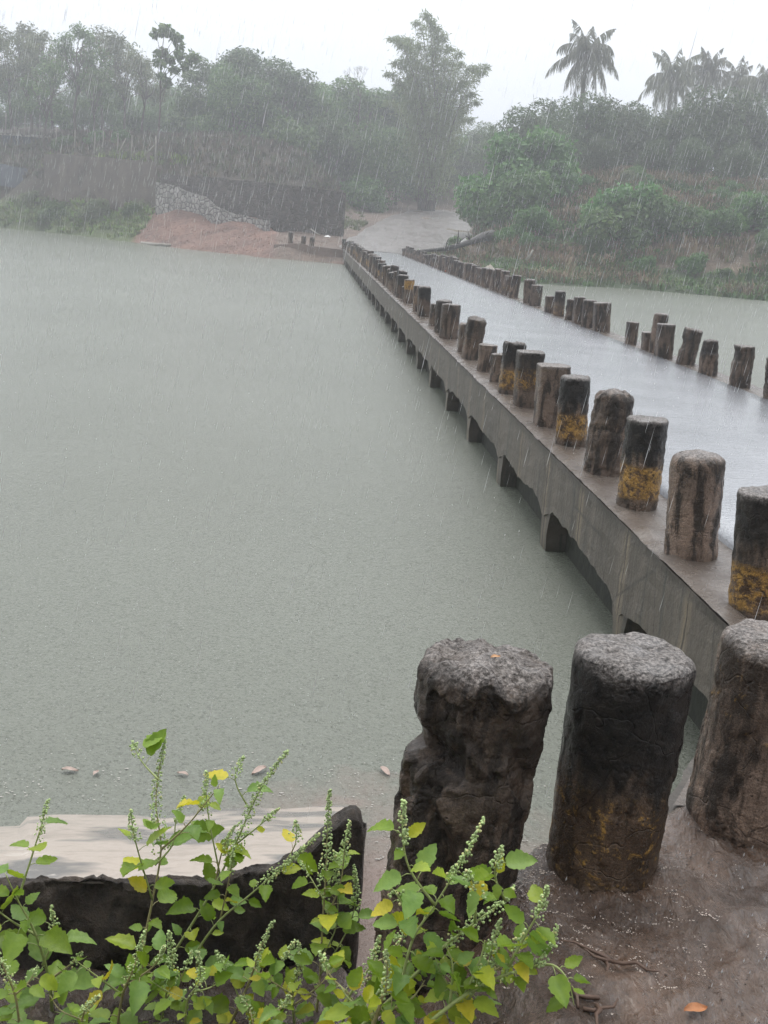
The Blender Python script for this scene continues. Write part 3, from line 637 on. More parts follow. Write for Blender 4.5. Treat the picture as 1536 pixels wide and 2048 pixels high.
# ------------------------------------------------------------------ pale slab and its broken wall in front of the plants
def slab_wall():
    Yf = 3.20
    rim_px = [(-140, 1775), (0, 1768), (100, 1766), (250, 1768), (400, 1764), (480, 1752), (545, 1738), (590, 1718), (630, 1690), (662, 1664), (686, 1646), (702, 1636), (716, 1636), (725, 1650), (728, 1672)]
    rim = [aty(x, y, Yf) for x, y in rim_px]
    xs_ = np.linspace(rim[0][0], rim[-1][0], 150); rz = np.interp(xs_, [p[0] for p in rim], [p[2] for p in rim])
    w = tag(empty('broken_wall', (float(xs_[75]), Yf, WZ)), 'low dark crumbling masonry wall behind the weeds, rising to a horn at its right end', 'wall')
    O = np.array([xs_[75], Yf, WZ])
    v = []; f = []; prof = 26
    for i, x in enumerate(xs_):
        th = .035 + .012*fbm((x, 1, 1), 5) + .045*sstep(-.05, .22, x)
        for j in range(prof):
            t = j/(prof-1)
            if t < .2: y, z = Yf+th*(1-t/.2), rz[i]+.012*fbm((x, t, 0), 20)
            else: y, z = Yf-.02*(t-.2)-.10*(t-.2)**2, rz[i]-(t-.2)/.8*(rz[i]+1.02)
            e = (.045*fbm((x, y*1.5, z), 5, 5)+.02*fbm((x, y, z), 19, 3))*(1 if t >= .2 else .3)
            v.append(np.array((x, y+e, z+(.02*fbm((x, 2, z), 11) if .12 < t < .4 else 0)))-O)
    f = [(i*prof+j, (i+1)*prof+j, (i+1)*prof+j+1, i*prof+j+1) for i in range(149) for j in range(prof-1)]
    # right end cap and back
    b0 = len(v); last = v[-prof:]
    v += [(p[0]+.012, Yf+.07+.02*math.sin(k)-O[1], p[2]) for k, p in enumerate(last)]
    f += [(b0-prof+j, b0+j, b0+j+1, b0-prof+j+1) for j in range(prof-1)]
    obj('wall_face', v, f, M['rock'], w, True)
    # the wet slab behind the wall slopes down into the river
    back_px = [(-160, 1640), (40, 1640), (52, 1622), (150, 1618), (270, 1612), (330, 1618), (450, 1606), (560, 1604), (640, 1602), (705, 1600)]
    bk = [at(x, y, WZ+.01) for x, y in back_px]; bx = [p[0] for p in bk]; by = [p[1] for p in bk]
    v = []; f = []; nv = 26; sx = np.linspace(xs_[0], rim[-1][0]-.015, 120)
    for x in sx:
        x1 = bx[0] + (x-sx[0])/(sx[-1]-sx[0])*(bx[-1]-bx[0]); yb = np.interp(x1, bx, by)+.03*fbm((x1, 0, 2), 2.5, 2)
        z0 = min(np.interp(x, xs_, rz)-.012, -.42)
        for j in range(nv):
            t = j/(nv-1); v.append((x+(x1-x)*t, Yf+.02+(yb-Yf-.02)*t, z0+(WZ-.015-z0)*t**1.15+.002*fbm((x, t, 6), 2, 2)))
    f = [(i*nv+j, (i+1)*nv+j, (i+1)*nv+j+1, i*nv+j+1) for i in range(119) for j in range(nv-1)]
    v = [np.array(p)-O for p in v]
    obj('slab', v, [q[::-1] for q in f], M['slab'], w, True)
slab_wall()

# ------------------------------------------------------------------ walls and small things of the far bank
def wall_strip(name, px, mat, label, base_extra=1.2, th=.5, cat='wall'):
    """px: (x, ytop, ybase, Y) along the wall; a solid wall with real thickness"""
    P = []
    for x, yt, yb, Y in px:
        a = aty(x, yt, Y); b = aty(x, yb, Y); P.append((a[0], Y, a[2], b[2]-base_extra))
    Q = []
    for a, b in zip(P, P[1:]):
        n = max(2, int(abs(b[0]-a[0])/.5))
        for t in np.linspace(0, 1, n, endpoint=False): Q.append([a[k]+(b[k]-a[k])*t for k in range(4)])
    Q.append(P[-1]); v = []; O = np.array((Q[0][0], Q[0][1], Q[0][3]))
    for x, Y, zt, zb in Q:
        zt += .10*fbm((x, Y, 0), .9)
        for z in np.linspace(zb, zt, 7): v.append((x+.05*fbm((x, z, 1), 1.2), Y+.08*fbm((x, z, 0), 1.1), z))
        v.append((x, Y+th, zt)); v.append((x, Y+th, zb))
    n = 9; f = [(i*n+j, (i+1)*n+j, (i+1)*n+(j+1) % n, i*n+(j+1) % n) for i in range(len(Q)-1) for j in range(n)]
    f += [tuple(range(n)), tuple(range(len(v)-n, len(v)))[::-1]]
    return tag(obj(name, [np.array(p)-O for p in v], f, mat, None, False, None, tuple(O)), label, cat)
wall_strip('retaining_wall', [(322, 348, 440, 90.6), (440, 356, 452, 85.6), (560, 368, 468, 81.7), (640, 378, 466, 81.4), (692, 386, 466, 81.2)], M['wall_dark'],
           'long dark stone retaining wall above the reddish bank, left of the bridge end')
wall_strip('rubble_wall', [(312, 364, 432, 90.2), (340, 368, 436, 89), (380, 384, 444, 87.2), (410, 392, 450, 86), (432, 412, 452, 85), (470, 428, 456, 83.4), (540, 442, 466, 80.9)], M['rubble'],
           'pale rubble masonry wall stepping down in front of the dark retaining wall')
wall_strip('earth_wall', [(88, 306, 392, 101), (200, 314, 402, 96.6), (312, 324, 428, 91.9)], M['wall_brown'], 'brown weathered terrace wall with weeds along its top, behind the green mound')
def shed():
    a = aty(-70, 262, 113.5); b = aty(80, 272, 110.5); z0 = aty(80, 335, 110.5)[2]-1
    s = tag(empty('concrete_shed', (a[0], a[1], z0)), 'blue grey flat roofed shed at the left edge above the bank', 'shed')
    dz = b[2]-z0; L = b[0]-a[0]
    g = Geo(); g.box(0, L, 0, 4, 0, dz); g.build('wall', M['shed'], s)
    g = Geo(); g.box(-.2, L+.2, -.3, 4.2, dz+.003, dz+.22); g.build('roof', M['rubble'], s)
    g = Geo()
    for k in range(8): g.box(L*(k+.5)/8-.09, L*(k+.5)/8+.09, -.14, -.003, 0, dz-.004)
    g.build('pilaster', M['wall_dark'], s)
shed()
wall_strip('low_wall', [(-40, 322, 352, 108), (60, 338, 366, 104.6), (106, 346, 366, 103.4)], M['shed'], 'low blue grey parapet below the flat roofed shed', .6, .5)
# left abutment wall at the far end of the bridge
wall_strip('abutment_wall', [(548, 488, 520, 72), (600, 488, 524, 71), (640, 494, 528, 70.2), (686, 500, 532, 69.6)], M['wing'], 'short reddish brown abutment wall beside the far end of the bridge', .8, .5)
for i, (x, yt, yb, Y, lab) in enumerate(((580, 464, 490, 71.9, 'leftmost'), (606, 472, 492, 71.5, 'middle'), (623, 474, 494, 71.2, 'rightmost'))):
    b = aty(x, yb, Y); t = aty(x, yt, Y)
    o = set_post('concrete_post', protos[i], (b[0], Y+.2, b[2]-.05), (b[0]+.03, Y+.2, t[2]), (.1, .4, .4, .1), lab+' of the three short posts on the reddish abutment wall', 'posts on the abutment wall')
    o.scale = (1.25, 1.25, (t[2]-b[2]+.05)/.62)
b = aty(687, 503, 70.4); o = set_post('concrete_post', protos[3], (b[0], 70.4, -.1), (b[0], 70.4, .72), (0, .9, .4, 0), 'dark square post closing the far end of the left row', GL); o.scale = (1.1, 1.1, 1.25)

# thin pale stakes along the terrace
stk = [(10, 262, 226), (48, 263, 232), (78, 262, 230), (111, 282, 258), (148, 288, 260), (188, 300, 264), (205, 288, 262), (234, 300, 266), (262, 306, 270), (310, 322, 272)]
for i, (x, yb, yt) in enumerate(stk):
    Y = 111 if x < 90 else 104-(x-90)*.042; b = aty(x, yb, Y); t = aty(x+2, yt, Y); g = Geo()
    d = np.array((t[0]-b[0], 0, t[2]-b[2]+.3)); g.tube([(0, 0, 0), tuple(d*.5+np.array((.03, 0, 0))), tuple(d)], [.055, .05, .04], 6)
    tag(g.build('stake', M['palebark'], None, True, (b[0], Y, b[2]-.3)), 'thin pale stake standing along the terrace wall', 'stake', 'stakes along the left terrace')
for (x0, y0, x1, y1, lab) in ((236, 308, 252, 276, 'thin bare pole leaning right on the terrace edge'), (290, 310, 308, 290, 'short bare pole leaning right beside the tallest stake')):
    a = aty(x0, y0, 97); b = aty(x1, y1, 97); g = Geo(); g.tube([(0, 0, 0), tuple(b-a)], [.06, .04], 6)
    tag(g.build('leaning_pole', M['palebark'], None, True, tuple(a)), lab, 'pole')

# ------------------------------------------------------------------ trees
def onroad(x, y): return road_d(x, y) < 4.6 and y > 68
def leaf_quads(P, N, size, rs, aspect=.5, droop=0.):
    """diamond leaves at P facing N (arrays) -> verts, faces"""
    n = len(P); up = rs.normal(size=(n, 3)); t = up - (up*N).sum(1)[:, None]*N; t /= np.linalg.norm(t, axis=1)[:, None]+1e-9
    t[:, 2] -= droop; t /= np.linalg.norm(t, axis=1)[:, None]; s = np.cross(N, t); s /= np.linalg.norm(s, axis=1)[:, None]+1e-9
    L = size*rs.uniform(.6, 1.35, n)[:, None]
    V = np.stack([P, P+t*L*.45+s*L*aspect*.5+N*L*.06, P+t*L, P+t*L*.45-s*L*aspect*.5+N*L*.06], 1).reshape(-1, 3)
    return V, np.arange(4*n).reshape(-1, 4)
def crown_points(lobes, n, rs, shell=.55, gap=.1, gs=.6):
    c = np.array([l[:3] for l in lobes]); r = np.array([l[3:] for l in lobes]); wgt = (r[:, 0]*r[:, 1]*r[:, 2])**.67; wgt /= wgt.sum()
    k = rs.choice(len(lobes), n, p=wgt); d = rs.normal(size=(n, 3)); d /= np.linalg.norm(d, axis=1)[:, None]
    rad = shell+(1-shell)*rs.uniform(0, 1, n)**.7
    rad = np.where(rs.uniform(size=n) < .12, rad*1.14, rad)
    P = c[k]+d*r[k]*rad[:, None]
    keep = np.array([mnoise.noise(Vector(p)*gs)*.8+mnoise.noise(Vector(p)*gs*2.7)*.5 > -gap for p in P])
    N = d*.7+np.array((0, 0, .5))+rs.normal(size=(n, 3))*.55; N /= np.linalg.norm(N, axis=1)[:, None]
    return P[keep], N[keep]
def tree_proto(seed, H, lobes, nleaf, size, trunk_r, limbs, lean=0., gap=.15, gs=.6, aspect=.5, shell=.5, droop=.1):
    rs = np.random.RandomState(seed); g = Geo()
    base = min(l[2]-l[5]*.3 for l in lobes); pts = [(lean*t*t*H*.5+.15*math.sin(t*5+seed), .12*math.sin(t*4+seed*2), -.5+(base+.5)*t) for t in np.linspace(0, 1, 6)]
    g.tube(pts, [trunk_r*(1.25-.6*t) for t in np.linspace(0, 1, 6)], 7)
    for l in lobes[:limbs]:
        s = pts[-1] if rs.uniform() < .5 else pts[-2]; e = np.array(l[:3])+np.array((0, 0, l[5]*.4)); md = (np.array(s)+e)/2+rs.normal(size=3)*.3
        g.tube([s, tuple(md), tuple(e)], [trunk_r*.5, trunk_r*.3, trunk_r*.08], 5)
        for _ in range(3):
            e2 = np.array(l[:3])+rs.normal(size=3)*np.array(l[3:])*.7; g.tube([tuple(md), tuple((md+e2)/2+rs.normal(size=3)*.2), tuple(e2)], [trunk_r*.22, trunk_r*.14, trunk_r*.04], 4)
    P, N = crown_points(lobes, nleaf, rs, shell, gap, gs)
    V, Fq = leaf_quads(P, N, size, rs, aspect, droop)
    return mesh_data('trunk', g.v, g.f, None, True), mesh_data('crown', V, Fq, None)
def rlobes(seed, n, R, z0, z1, r0, r1, flat=.8):
    rs = np.random.RandomState(seed); L = []
    for i in range(n):
        a = rs.uniform(0, 6.28); z = rs.uniform(0, 1); q = R*math.sqrt(rs.uniform(.05, 1))*(1-.45*z*z); r = rs.uniform(r0, r1)
        L.append((q*math.cos(a), q*math.sin(a), z0+(z1-z0)*z, r, r, r*flat))
    return L
PR = {}
for k in range(3): PR['broad%d' % k] = tree_proto(10+k, 10, rlobes(10+k, 17, 3.6, 3.0, 8.6, 1.3, 2.0), 8500, .40, .22, 9, .02, .22, .55)
for k in range(3): PR['pale%d' % k] = tree_proto(20+k, 12, rlobes(20+k, 17, 3.4, 5.2, 11.0, .9, 1.6), 5600, .42, .16, 14, .05, .05, .8, .38, .25, .35)
for k in range(3): PR['mango%d' % k] = tree_proto(30+k, 9, rlobes(30+k, 22, 4.2, 1.6, 7.4, 1.4, 2.1, .85), 11000, .42, .28, 6, 0, .42, .6, .36, .72, .25)
for k in range(3): PR['bush%d' % k] = tree_proto(40+k, 3, rlobes(40+k, 13, 1.5, .3, 1.9, .55, .95, .9), 4600, .25, .05, 6, 0, .30, 1.1, .6, .55, .1)
def put_tree(name, proto, mat, loc, scale, label, group, cat='tree', bark='bark', rot=0, stretch=1., tilt=0.):
    if abs(loc[0]) > 1e6: return
    t = tag(empty(name, loc), label, cat, group); t.scale = (scale, scale, scale*stretch); t.rotation_euler = (0, tilt, rot)
    for me, nm, mt in ((PR[proto][0], 'trunk', bark), (PR[proto][1], 'crown', mat)):
        key = '%s_%s_%s' % (proto, nm, mt); m2 = bpy.data.meshes.get(key)
        if not m2: m2 = me.copy(); m2.name = key; m2.materials.append(M[mt])
        add(nm, m2, t)
    return t
def tree_px(name, proto, mat, x, ybase, ytop, Y, Hp, label, group, **kw):
    """stands a tree on the terrain at distance Y; its height comes from the place of its top"""
    b = aty(x, ybase, Y); z = fz(b[0], Y); top = aty(x, ytop, Y)[2]; s = (top-z)/Hp/kw.get('stretch', 1.)
    return put_tree(name, proto, mat, (b[0], Y, z-.15), s, label, group, **kw)
GT1, GT2, GB, GT3 = 'pale loose trees on the left bank', 'dense trees along the far bank', 'bushes on the right bank', 'dark round crowned trees on the right'
# left: loose pale trees with visible stems
L1 = [(-30, 20, 118, 'tall pale tree cut by the left edge of the photo'), (22, 26, 124, 'orange tinged pale tree near the left edge'), (62, 60, 117, 'yellowish loose crowned tree near the left edge, third from it'),
      (105, 50, 122, 'loose olive tree left of the tallest pale tree'), (150, 34, 115, 'tallest pale tree of the left bank, many thin stems'), (205, 42, 118, 'pale tree with feathery top right of the tallest one'),
      (250, 64, 121, 'thin crowned pale tree with sky showing through, left of the slim tree'), (285, 92, 116, 'small pale tree just left of the slim single stemmed tree'), (90, 110, 110, 'low pale tree in front, above the terrace stakes'), (188, 120, 110, 'low drooping tree in front, above the grassy wall top')]
for i, (x, yt, Y, lab) in enumerate(L1):
    tree_px('pale_tree', 'pale%d' % (i % 3), 'leaf_pale' if i not in (4, 8, 9) else 'leaf_mid', x, 275, yt, Y, 12.0, lab, GT1, rot=i*1.7, stretch=1.0)
L2 = [(415, 98, 118, 'broad0', 'leaf_mid', 'light green tree right of the slim single stemmed tree'), (470, 108, 112, 'mango0', 'leaf_mid', 'broad rounded tree hanging over a dark trunk on the left bank'), (505, 76, 115, 'broad1', 'leaf_dark', 'tall dark domed tree at the middle of the left bank'),
      (560, 112, 116, 'broad2', 'leaf_dark', 'dark tree on the right shoulder of the tall domed one'), (605, 148, 118, 'broad0', 'leaf_mid', 'mid green tree sloping down towards the bamboo'), (650, 160, 121, 'broad1', 'leaf_mid', 'mid green tree left of the bare twigs'),
      (705, 150, 122, 'broad2', 'leaf_mid', 'tree with a level top just left of the bamboo'), (760, 160, 128, 'broad0', 'leaf_dark', 'dark tree behind the left foot of the bamboo'), (590, 215, 108, 'bush0', 'leaf_mid', 'low leafy tree on the slope under the dark trees'),
      (665, 215, 108, 'mango1', 'leaf_dark', 'low dark tree hanging over the end of the retaining wall'), (730, 230, 112, 'mango2', 'leaf_mid', 'leafy tree at the bend of the road, left side'), (800, 240, 118, 'broad1', 'leaf_mid', 'leafy tree filling the foot of the bamboo'), (850, 260, 124, 'mango0', 'leaf_dark', 'dark tree at the head of the road, under the bamboo'),
      (905, 280, 128, 'broad2', 'leaf_dark', 'dark tree closing the end of the road'), (935, 230, 135, 'mango1', 'leaf_mid', 'hazy tree in the dip between bamboo and mango trees'), (975, 245, 126, 'broad1', 'leaf_mid', 'hazy low tree right of the dip in the skyline'),
      (340, 160, 150, 'broad0', 'leaf_mid', 'faint misty tree far behind the slim single stemmed tree'), (290, 178, 155, 'broad2', 'leaf_mid', 'faint misty tree far behind the small pale tree'), (395, 178, 152, 'broad1', 'leaf_mid', 'faint misty tree far behind the light green tree'), (235, 165, 150, 'mango2', 'leaf_mid', 'faint misty tree far behind the feathery pale tree')]
for i, (x, yt, Y, pr, mt, lab) in enumerate(L2):
    tree_px('leafy_tree', pr, mt, x, 300, yt, Y, {'b': 10., 'm': 9.4}[pr[0]] if pr[:4] != 'bush' else 2.9, lab, GT2, rot=i*2.1)
L3 = [(1080, 172, 96, 'mango0', 'leftmost dark round crowned tree, lower than the palm'), (1150, 172, 92, 'mango1', 'dark dense tree hiding the trunk of the lone palm'), (1215, 178, 95, 'mango2', 'dark tree right of the lone palm trunk'), (1275, 186, 97, 'mango0', 'lower dark tree with level top between the lone palm and the palm group'),
      (1330, 184, 92, 'mango1', 'dark tree below the leftmost palm of the group'), (1395, 158, 90, 'mango2', 'tallest dark round tree on the right, in front of the palm group'), (1460, 160, 91, 'mango0', 'big dark tree at the right, under the right palms'), (1530, 205, 92, 'mango1', 'dark tree cut by the right edge of the photo'), (1585, 190, 94, 'mango2', 'dark tree mostly outside the right edge'),
      (1120, 250, 86, 'mango2', 'low dark tree with drooping skirts below the lone palm'), (1200, 262, 85, 'mango0', 'low dark tree above the round green bush'), (1300, 262, 84, 'mango1', 'low dark tree in the middle of the right wood'), (1385, 262, 83, 'mango0', 'low dark tree below the tallest dark round tree'), (1475, 270, 82, 'mango2', 'low dark tree near the right edge')]
for i, (x, yt, Y, pr, lab) in enumerate(L3):
    tree_px('dark_tree', pr, 'leaf_dark', x, 345, yt, Y, 9.4, lab, GT3, rot=i*2.7+.4)
L4 = [(1040, 226, 80, 'bush1', 'leaf_bush', 'tall bright green bush left of the dark trees, above the road bend'), (1095, 232, 79.5, 'bush2', 'leaf_bush', 'bright green bush with a domed top before the dark trees'), (1000, 292, 79, 'bush0', 'leaf_bush', 'green bush beside the right edge of the road, lower than the domed one'), (975, 330, 88, 'bush1', 'leaf_mid', 'mid green bush leaning over the end of the road'),
      (1040, 320, 75, 'bush2', 'leaf_bush', 'green bush on the slope right of the road'), (1075, 395, 70, 'bush0', 'leaf_bush', 'small green bush halfway down the right slope'), (1265, 328, 69, 'bush1', 'leaf_bush', 'round green bush standing alone at the middle of the right slope'), (1235, 368, 67.5, 'bush0', 'leaf_mid', 'darker bush at the left foot of the round green bush'), (1318, 372, 68, 'bush2', 'leaf_bush', 'bush at the right foot of the round green bush'), (1390, 380, 67.5, 'bush1', 'leaf_mid', 'olive bush right of the round green bush'),
      (1445, 398, 66.5, 'bush0', 'leaf_bush', 'spreading bush on the right slope, lower than the dark trees'), (1515, 368, 68, 'bush2', 'leaf_bush', 'bush near the right edge on the slope'), (1545, 440, 65, 'bush1', 'leaf_mid', 'low bush cut by the right edge of the photo'), (1058, 455, 67.5, 'bush2', 'leaf_bush', 'small upright green bush beside the fallen trunk'), (980, 440, 78, 'bush1', 'leaf_mid', 'low bush on the road verge above the fallen trunk'), (1420, 345, 80, 'bush0', 'leaf_bush', 'pale green bush at the foot of the right wood'), (1340, 345, 81, 'bush1', 'leaf_mid', 'bush at the foot of the right wood behind the round green bush'),
      (1130, 345, 84, 'bush2', 'leaf_bush', 'bush at the top of the brown slope below the dark trees'), (110, 380, 98.5, 'bush1', 'leaf_mid', 'olive bush at the left foot of the brown terrace wall'), (190, 386, 95, 'bush2', 'leaf_pale', 'pale scrub bush at the middle foot of the brown terrace wall'), (265, 396, 92, 'bush0', 'leaf_mid', 'green scrub bush at the right foot of the brown terrace wall'), (60, 372, 101, 'bush0', 'leaf_pale', 'pale scrub below the low blue grey parapet'), (720, 330, 107, 'bush0', 'leaf_bush', 'bright green bush at the end of the long retaining wall'), (500, 298, 103, 'bush1', 'leaf_bush', 'small bright bush on the brown slope above the long wall'), (190, 252, 108, 'bush2', 'leaf_bush', 'leafy bush behind the terrace stakes, left of middle'), (240, 250, 107, 'bush0', 'leaf_bush', 'leafy bush behind the terrace stakes, right of middle'), (130, 258, 108, 'bush1', 'leaf_mid', 'dark bush at the right end of the shed')]
for i, (x, yt, Y, pr, mt, lab) in enumerate(L4):
    tree_px('bush', pr, mt, x, 400, yt, Y, 2.9, lab, GB if x > 940 else 'bushes on the left bank', cat='bush', rot=i*1.3)
for i, x in enumerate(range(-80, 1000, 52)):      # misty trees closing the view far behind
    tree_px('leafy_tree', ('broad0', 'mango1', 'broad2')[i % 3], 'leaf_mid', x, 300, (150 if x < 250 else 180)+16*math.sin(i*2.1) if x < 900 else 262, 134+8*math.sin(i*1.7), 9.8, 'misty tree of the row far behind the bank, seen between nearer trunks', 'misty trees far behind the left bank', rot=i*.9)

for i, x in enumerate(range(-50, 470, 43)):
    tree_px('leafy_tree', ('mango2', 'bush0', 'mango0')[i % 3], 'leaf_mid', x, 300, 196+10*math.sin(i*1.9), 125+3*math.sin(i), 9.4 if i % 3 != 1 else 2.9, 'low misty tree of the undergrowth behind the pale trunks', 'undergrowth behind the pale trees', rot=i*1.1)
for i in range(34):                                   # small shrubs over the right slope
    q = random.Random(900+i); x, y = q.uniform(7, 30), q.uniform(60, 82)
    if fz(x, y) < .1 or onroad(x, y): continue
    put_tree('shrub', 'bush%d' % (i % 3), ('leaf_bush', 'leaf_mid', 'leaf_pale')[i % 3], (x, y, fz(x, y)-.1), q.uniform(.22, .5), 'small scrubby shrub among the dry grass of the right slope', 'small shrubs on the right slope', cat='shrub', rot=i)

# the slim single stemmed tree with an umbrella of big leaves
def slim_tree():
    Y = 100; b = aty(312, 275, Y); z = fz(b[0], Y); b[2] = z; t = aty(330, 60, Y)-b; rs = np.random.RandomState(3)
    s = tag(empty('slim_tree', tuple(b)), 'slim single stemmed tree with an open umbrella of large leaves, standing against the sky', 'tree')
    g = Geo(); H = t[2]; sx = t[0]; path = [(sx*u+.1*math.sin(u*6), 0, H*u-.3*(u == 0)) for u in np.linspace(0, .86, 8)]; g.tube(path, [.10-.055*u for u in np.linspace(0, 1, 8)], 7)
    L = []
    for (px, py, r) in ((330, 60, .85), (312, 66, .5), (350, 75, .6), (362, 92, .35), (322, 105, .75), (338, 118, .55), (350, 140, .5), (360, 110, .5), (318, 128, .5), (335, 165, .45), (325, 155, .4), (372, 130, .55), (385, 112, .7)):
        q = aty(px, py, Y)-b; L.append((q[0], rs.uniform(-.6, .6), q[2], r, r, r*.6)); st = np.array(path[min(7, max(3, int(q[2]/H*8)-1))])
        g.tube([tuple(st), tuple((st+np.array(L[-1][:3]))/2+np.array((0, 0, .15))), L[-1][:3]], [.035, .025, .012], 5)
    g.build('trunk', M['bark'], s, True)
    P, N = crown_points(L, 1100, rs, .2, .3, 1.5); V, Fq = leaf_quads(P, N, .42, rs, .75, .2); obj('crown', V, Fq, M['leaf_mid'], s)
slim_tree()
def bare_twigs():
    Y = 117; b = aty(716, 205, Y); g = Geo(); rs = random.Random(9)
    def br(p, d, L, r, k):
        q = p+d*L; g.tube([p, p+d*L*.5+Vector((rs.uniform(-.1, .1), 0, rs.uniform(-.05, .1))), q], [r, r*.8, r*.5], 4)
        if k:
            for _ in range(3): br(q, (d+Vector((rs.uniform(-.8, .8), rs.uniform(-.4, .4), rs.uniform(-.2, .5)))).normalized(), L*.62, r*.5, k-1)
    br(Vector((0, 0, -4)), Vector((.05, 0, 1)).normalized(), 5.2, .10, 0)
    for k in range(5): br(Vector((.1*k-.2, 0, .6)), Vector((rs.uniform(-.6, .7), 0, 1)).normalized(), 1.3, .035, 3)
    tag(g.build('bare_tree', M['bark'], None, False, tuple(b)), 'leafless twiggy tree top sticking out just left of the bamboo', 'tree')
bare_twigs()

# bamboo: arching culms with fine hanging leaves
def bamboo():
    Y = 114; b = aty(860, 330, Y); z = fz(b[0], Y); rs = np.random.RandomState(12); s = tag(empty('bamboo_clump', (b[0], Y, z)), 'tall feathery bamboo clump arching over the end of the road', 'bamboo')
    tips = [(775, 82), (790, 78), (800, 95), (815, 70), (830, 45), (845, 38), (858, 48), (870, 62), (885, 75), (900, 95), (915, 112), (930, 125), (950, 135), (978, 132), (965, 150), (935, 165), (958, 205), (945, 190), (805, 120), (785, 130), (770, 150), (835, 90), (865, 100), (890, 130), (850, 130), (820, 150), (910, 160), (880, 170), (790, 170), (840, 190), (930, 220), (950, 235), (900, 220), (860, 230), (810, 210), (775, 200)]
    g = Geo(); LP = []; LN = []
    for k, (px, py) in enumerate(tips):
        T = aty(px, py, Y)-np.array((b[0], Y, z)); T[1] = rs.uniform(-2.6, 2.6); o = np.array((rs.uniform(-.9, .9), rs.uniform(-.9, .9), -.3))
        c1 = o+np.array((T[0]*.12, T[1]*.15, T[2]*.55)); c2 = np.array((T[0]*.62, T[1]*.6, T[2]*1.06))
        path = [(1-u)**3*o+3*u*(1-u)**2*c1+3*u*u*(1-u)*c2+u**3*T for u in np.linspace(0, 1, 12)]
        g.tube([tuple(p) for p in path], list(np.linspace(.065, .012, 12)), 5)
        n = 760
        for _ in range(n):
            u = rs.uniform(.08, 1)**.85; i = min(10, int(u*11)); p = path[i]+(path[i+1]-path[i])*(u*11-i); sp = (.16+.95*(1-u))*(.6+.6*abs(math.sin(u*19+k)))
            LP.append(p+rs.normal(size=3)*np.array((sp, sp, sp*.55))); q = rs.normal(size=3)+np.array((0, 0, .4)); LN.append(q/np.linalg.norm(q))
    g.build('culms', M['bark'], s, True)
    V, Fq = leaf_quads(np.array(LP), np.array(LN), .42, rs, .22, .6); obj('foliage', V, Fq, M['leaf_bamboo'], s)
bamboo()

# coconut palms
def palm_mesh(seed, H, R, nf, ragged=1.):
    rs = np.random.RandomState(seed); tr = Geo(); tr.tube([(.25*math.sin(u*2), 0, -.4+(H+.4)*u) for u in np.linspace(0, 1, 9)], [.24-.08*u for u in np.linspace(0, 1, 9)], 8)
    top = np.array((.25*math.sin(2), 0, H)); V = []; Fc = []
    for k in range(nf):
        a = k*2.399+rs.uniform(-.2, .2); e = 1.5-2.75*(k/nf)**.9+rs.uniform(-.12, .12); L = R*rs.uniform(.85, 1.1)*(.72 if e > 1. else .86 if e > .2 else 1.)
        d = np.array((math.cos(a), math.sin(a), 0)); pts = []; p = top.copy(); ang = e
        n = 22
        for i in range(n+1):
            pts.append(p.copy()); p = p+(d*math.cos(ang)+np.array((0, 0, math.sin(ang))))*L/n; ang -= (.02+.06*(i/n))*(1.0 if e > 1. else 2.0 if e > -.1 else 1.2)*(1 if ang > -1.4 else 0)
        side = np.array((-d[1], d[0], 0)); b = len(V)
        for i, q in enumerate(pts):
            w = .045*(1-i/n)+.01; V += [q-side*w, q+side*w]
        Fc += [(b+2*i, b+2*i+1, b+2*i+3, b+2*i+2) for i in range(n)]
        for i in range(2, n+1):
            for sg in (-1, 1):
                for h in (0, .25, .5, .75):
                    if rs.uniform() < (.28+.5*(mnoise.noise(Vector((k*3.1, i*.45, sg)))>.12))*ragged: continue
                    q = pts[i] if h == 0 or i == n else pts[i]*(1-h)+pts[i+1]*h; t = i/n; ll = 1.05*math.sin(math.pi*min(1, .18+t*.85))**.7*rs.uniform(.75, 1.1)*R/3.6
                    fw = pts[min(i+1, n)]-pts[max(0, i-1)]; fw /= np.linalg.norm(fw)
                    dr = side*sg*.75+fw*.5+np.array((0, 0, -.75-.7*rs.uniform())); dr /= np.linalg.norm(dr); m = q+dr*ll*.5; e2 = q+dr*ll*.8+np.array((0, 0, -ll*.35)); wv = fw*.030*R/3.6
                    b = len(V); V += [q-wv, q+wv, m+wv*1.1, m-wv*1.1, e2]; Fc += [(b, b+1, b+2, b+3), (b+3, b+2, b+4)]
    co = Geo()
    for k in range(7):
        a = k*.9; c = top+np.array((math.cos(a)*.3, math.sin(a)*.3, -.35-.12*(k % 3)))
        rings = [[(c[0]+.15*math.sin(t)*math.cos(u), c[1]+.15*math.sin(t)*math.sin(u), c[2]+.18*math.cos(t)) for u in np.linspace(0, 6.283, 6, endpoint=False)] for t in np.linspace(.2, 2.9, 5)]
        vv = [p for r in rings for p in r]; co.put(vv, [(i*6+j, i*6+(j+1) % 6, (i+1)*6+(j+1) % 6, (i+1)*6+j) for i in range(4) for j in range(6)])
    return tr, (V, Fc), co
def palm(seed, x, ycrown, ybase, Y, R, nf, label):
    b = aty(x, ybase, Y); z = fz(b[0], Y); c = aty(x, ycrown, Y); tr, (V, Fc), co = palm_mesh(seed, c[2]-z, R, nf)
    s = tag(empty('coconut_palm', (b[0], Y, z)), label, 'palm', 'coconut palms above the right wood'); s.rotation_euler = (0, R_(1.0), seed*1.1)
    tr.build('trunk', M['bark'], s, True); obj('fronds', V, Fc, M['leaf_palm'], s); co.build('coconuts', M['bark'], s, True)
palm(1, 1146, 100, 345, 101, 4.4, 26, 'tall lone coconut palm with drooping fronds, standing left of the palm group')
palm(2, 1328, 150, 345, 112, 4.6, 26, 'leftmost palm of the misty group of four, broad crown')
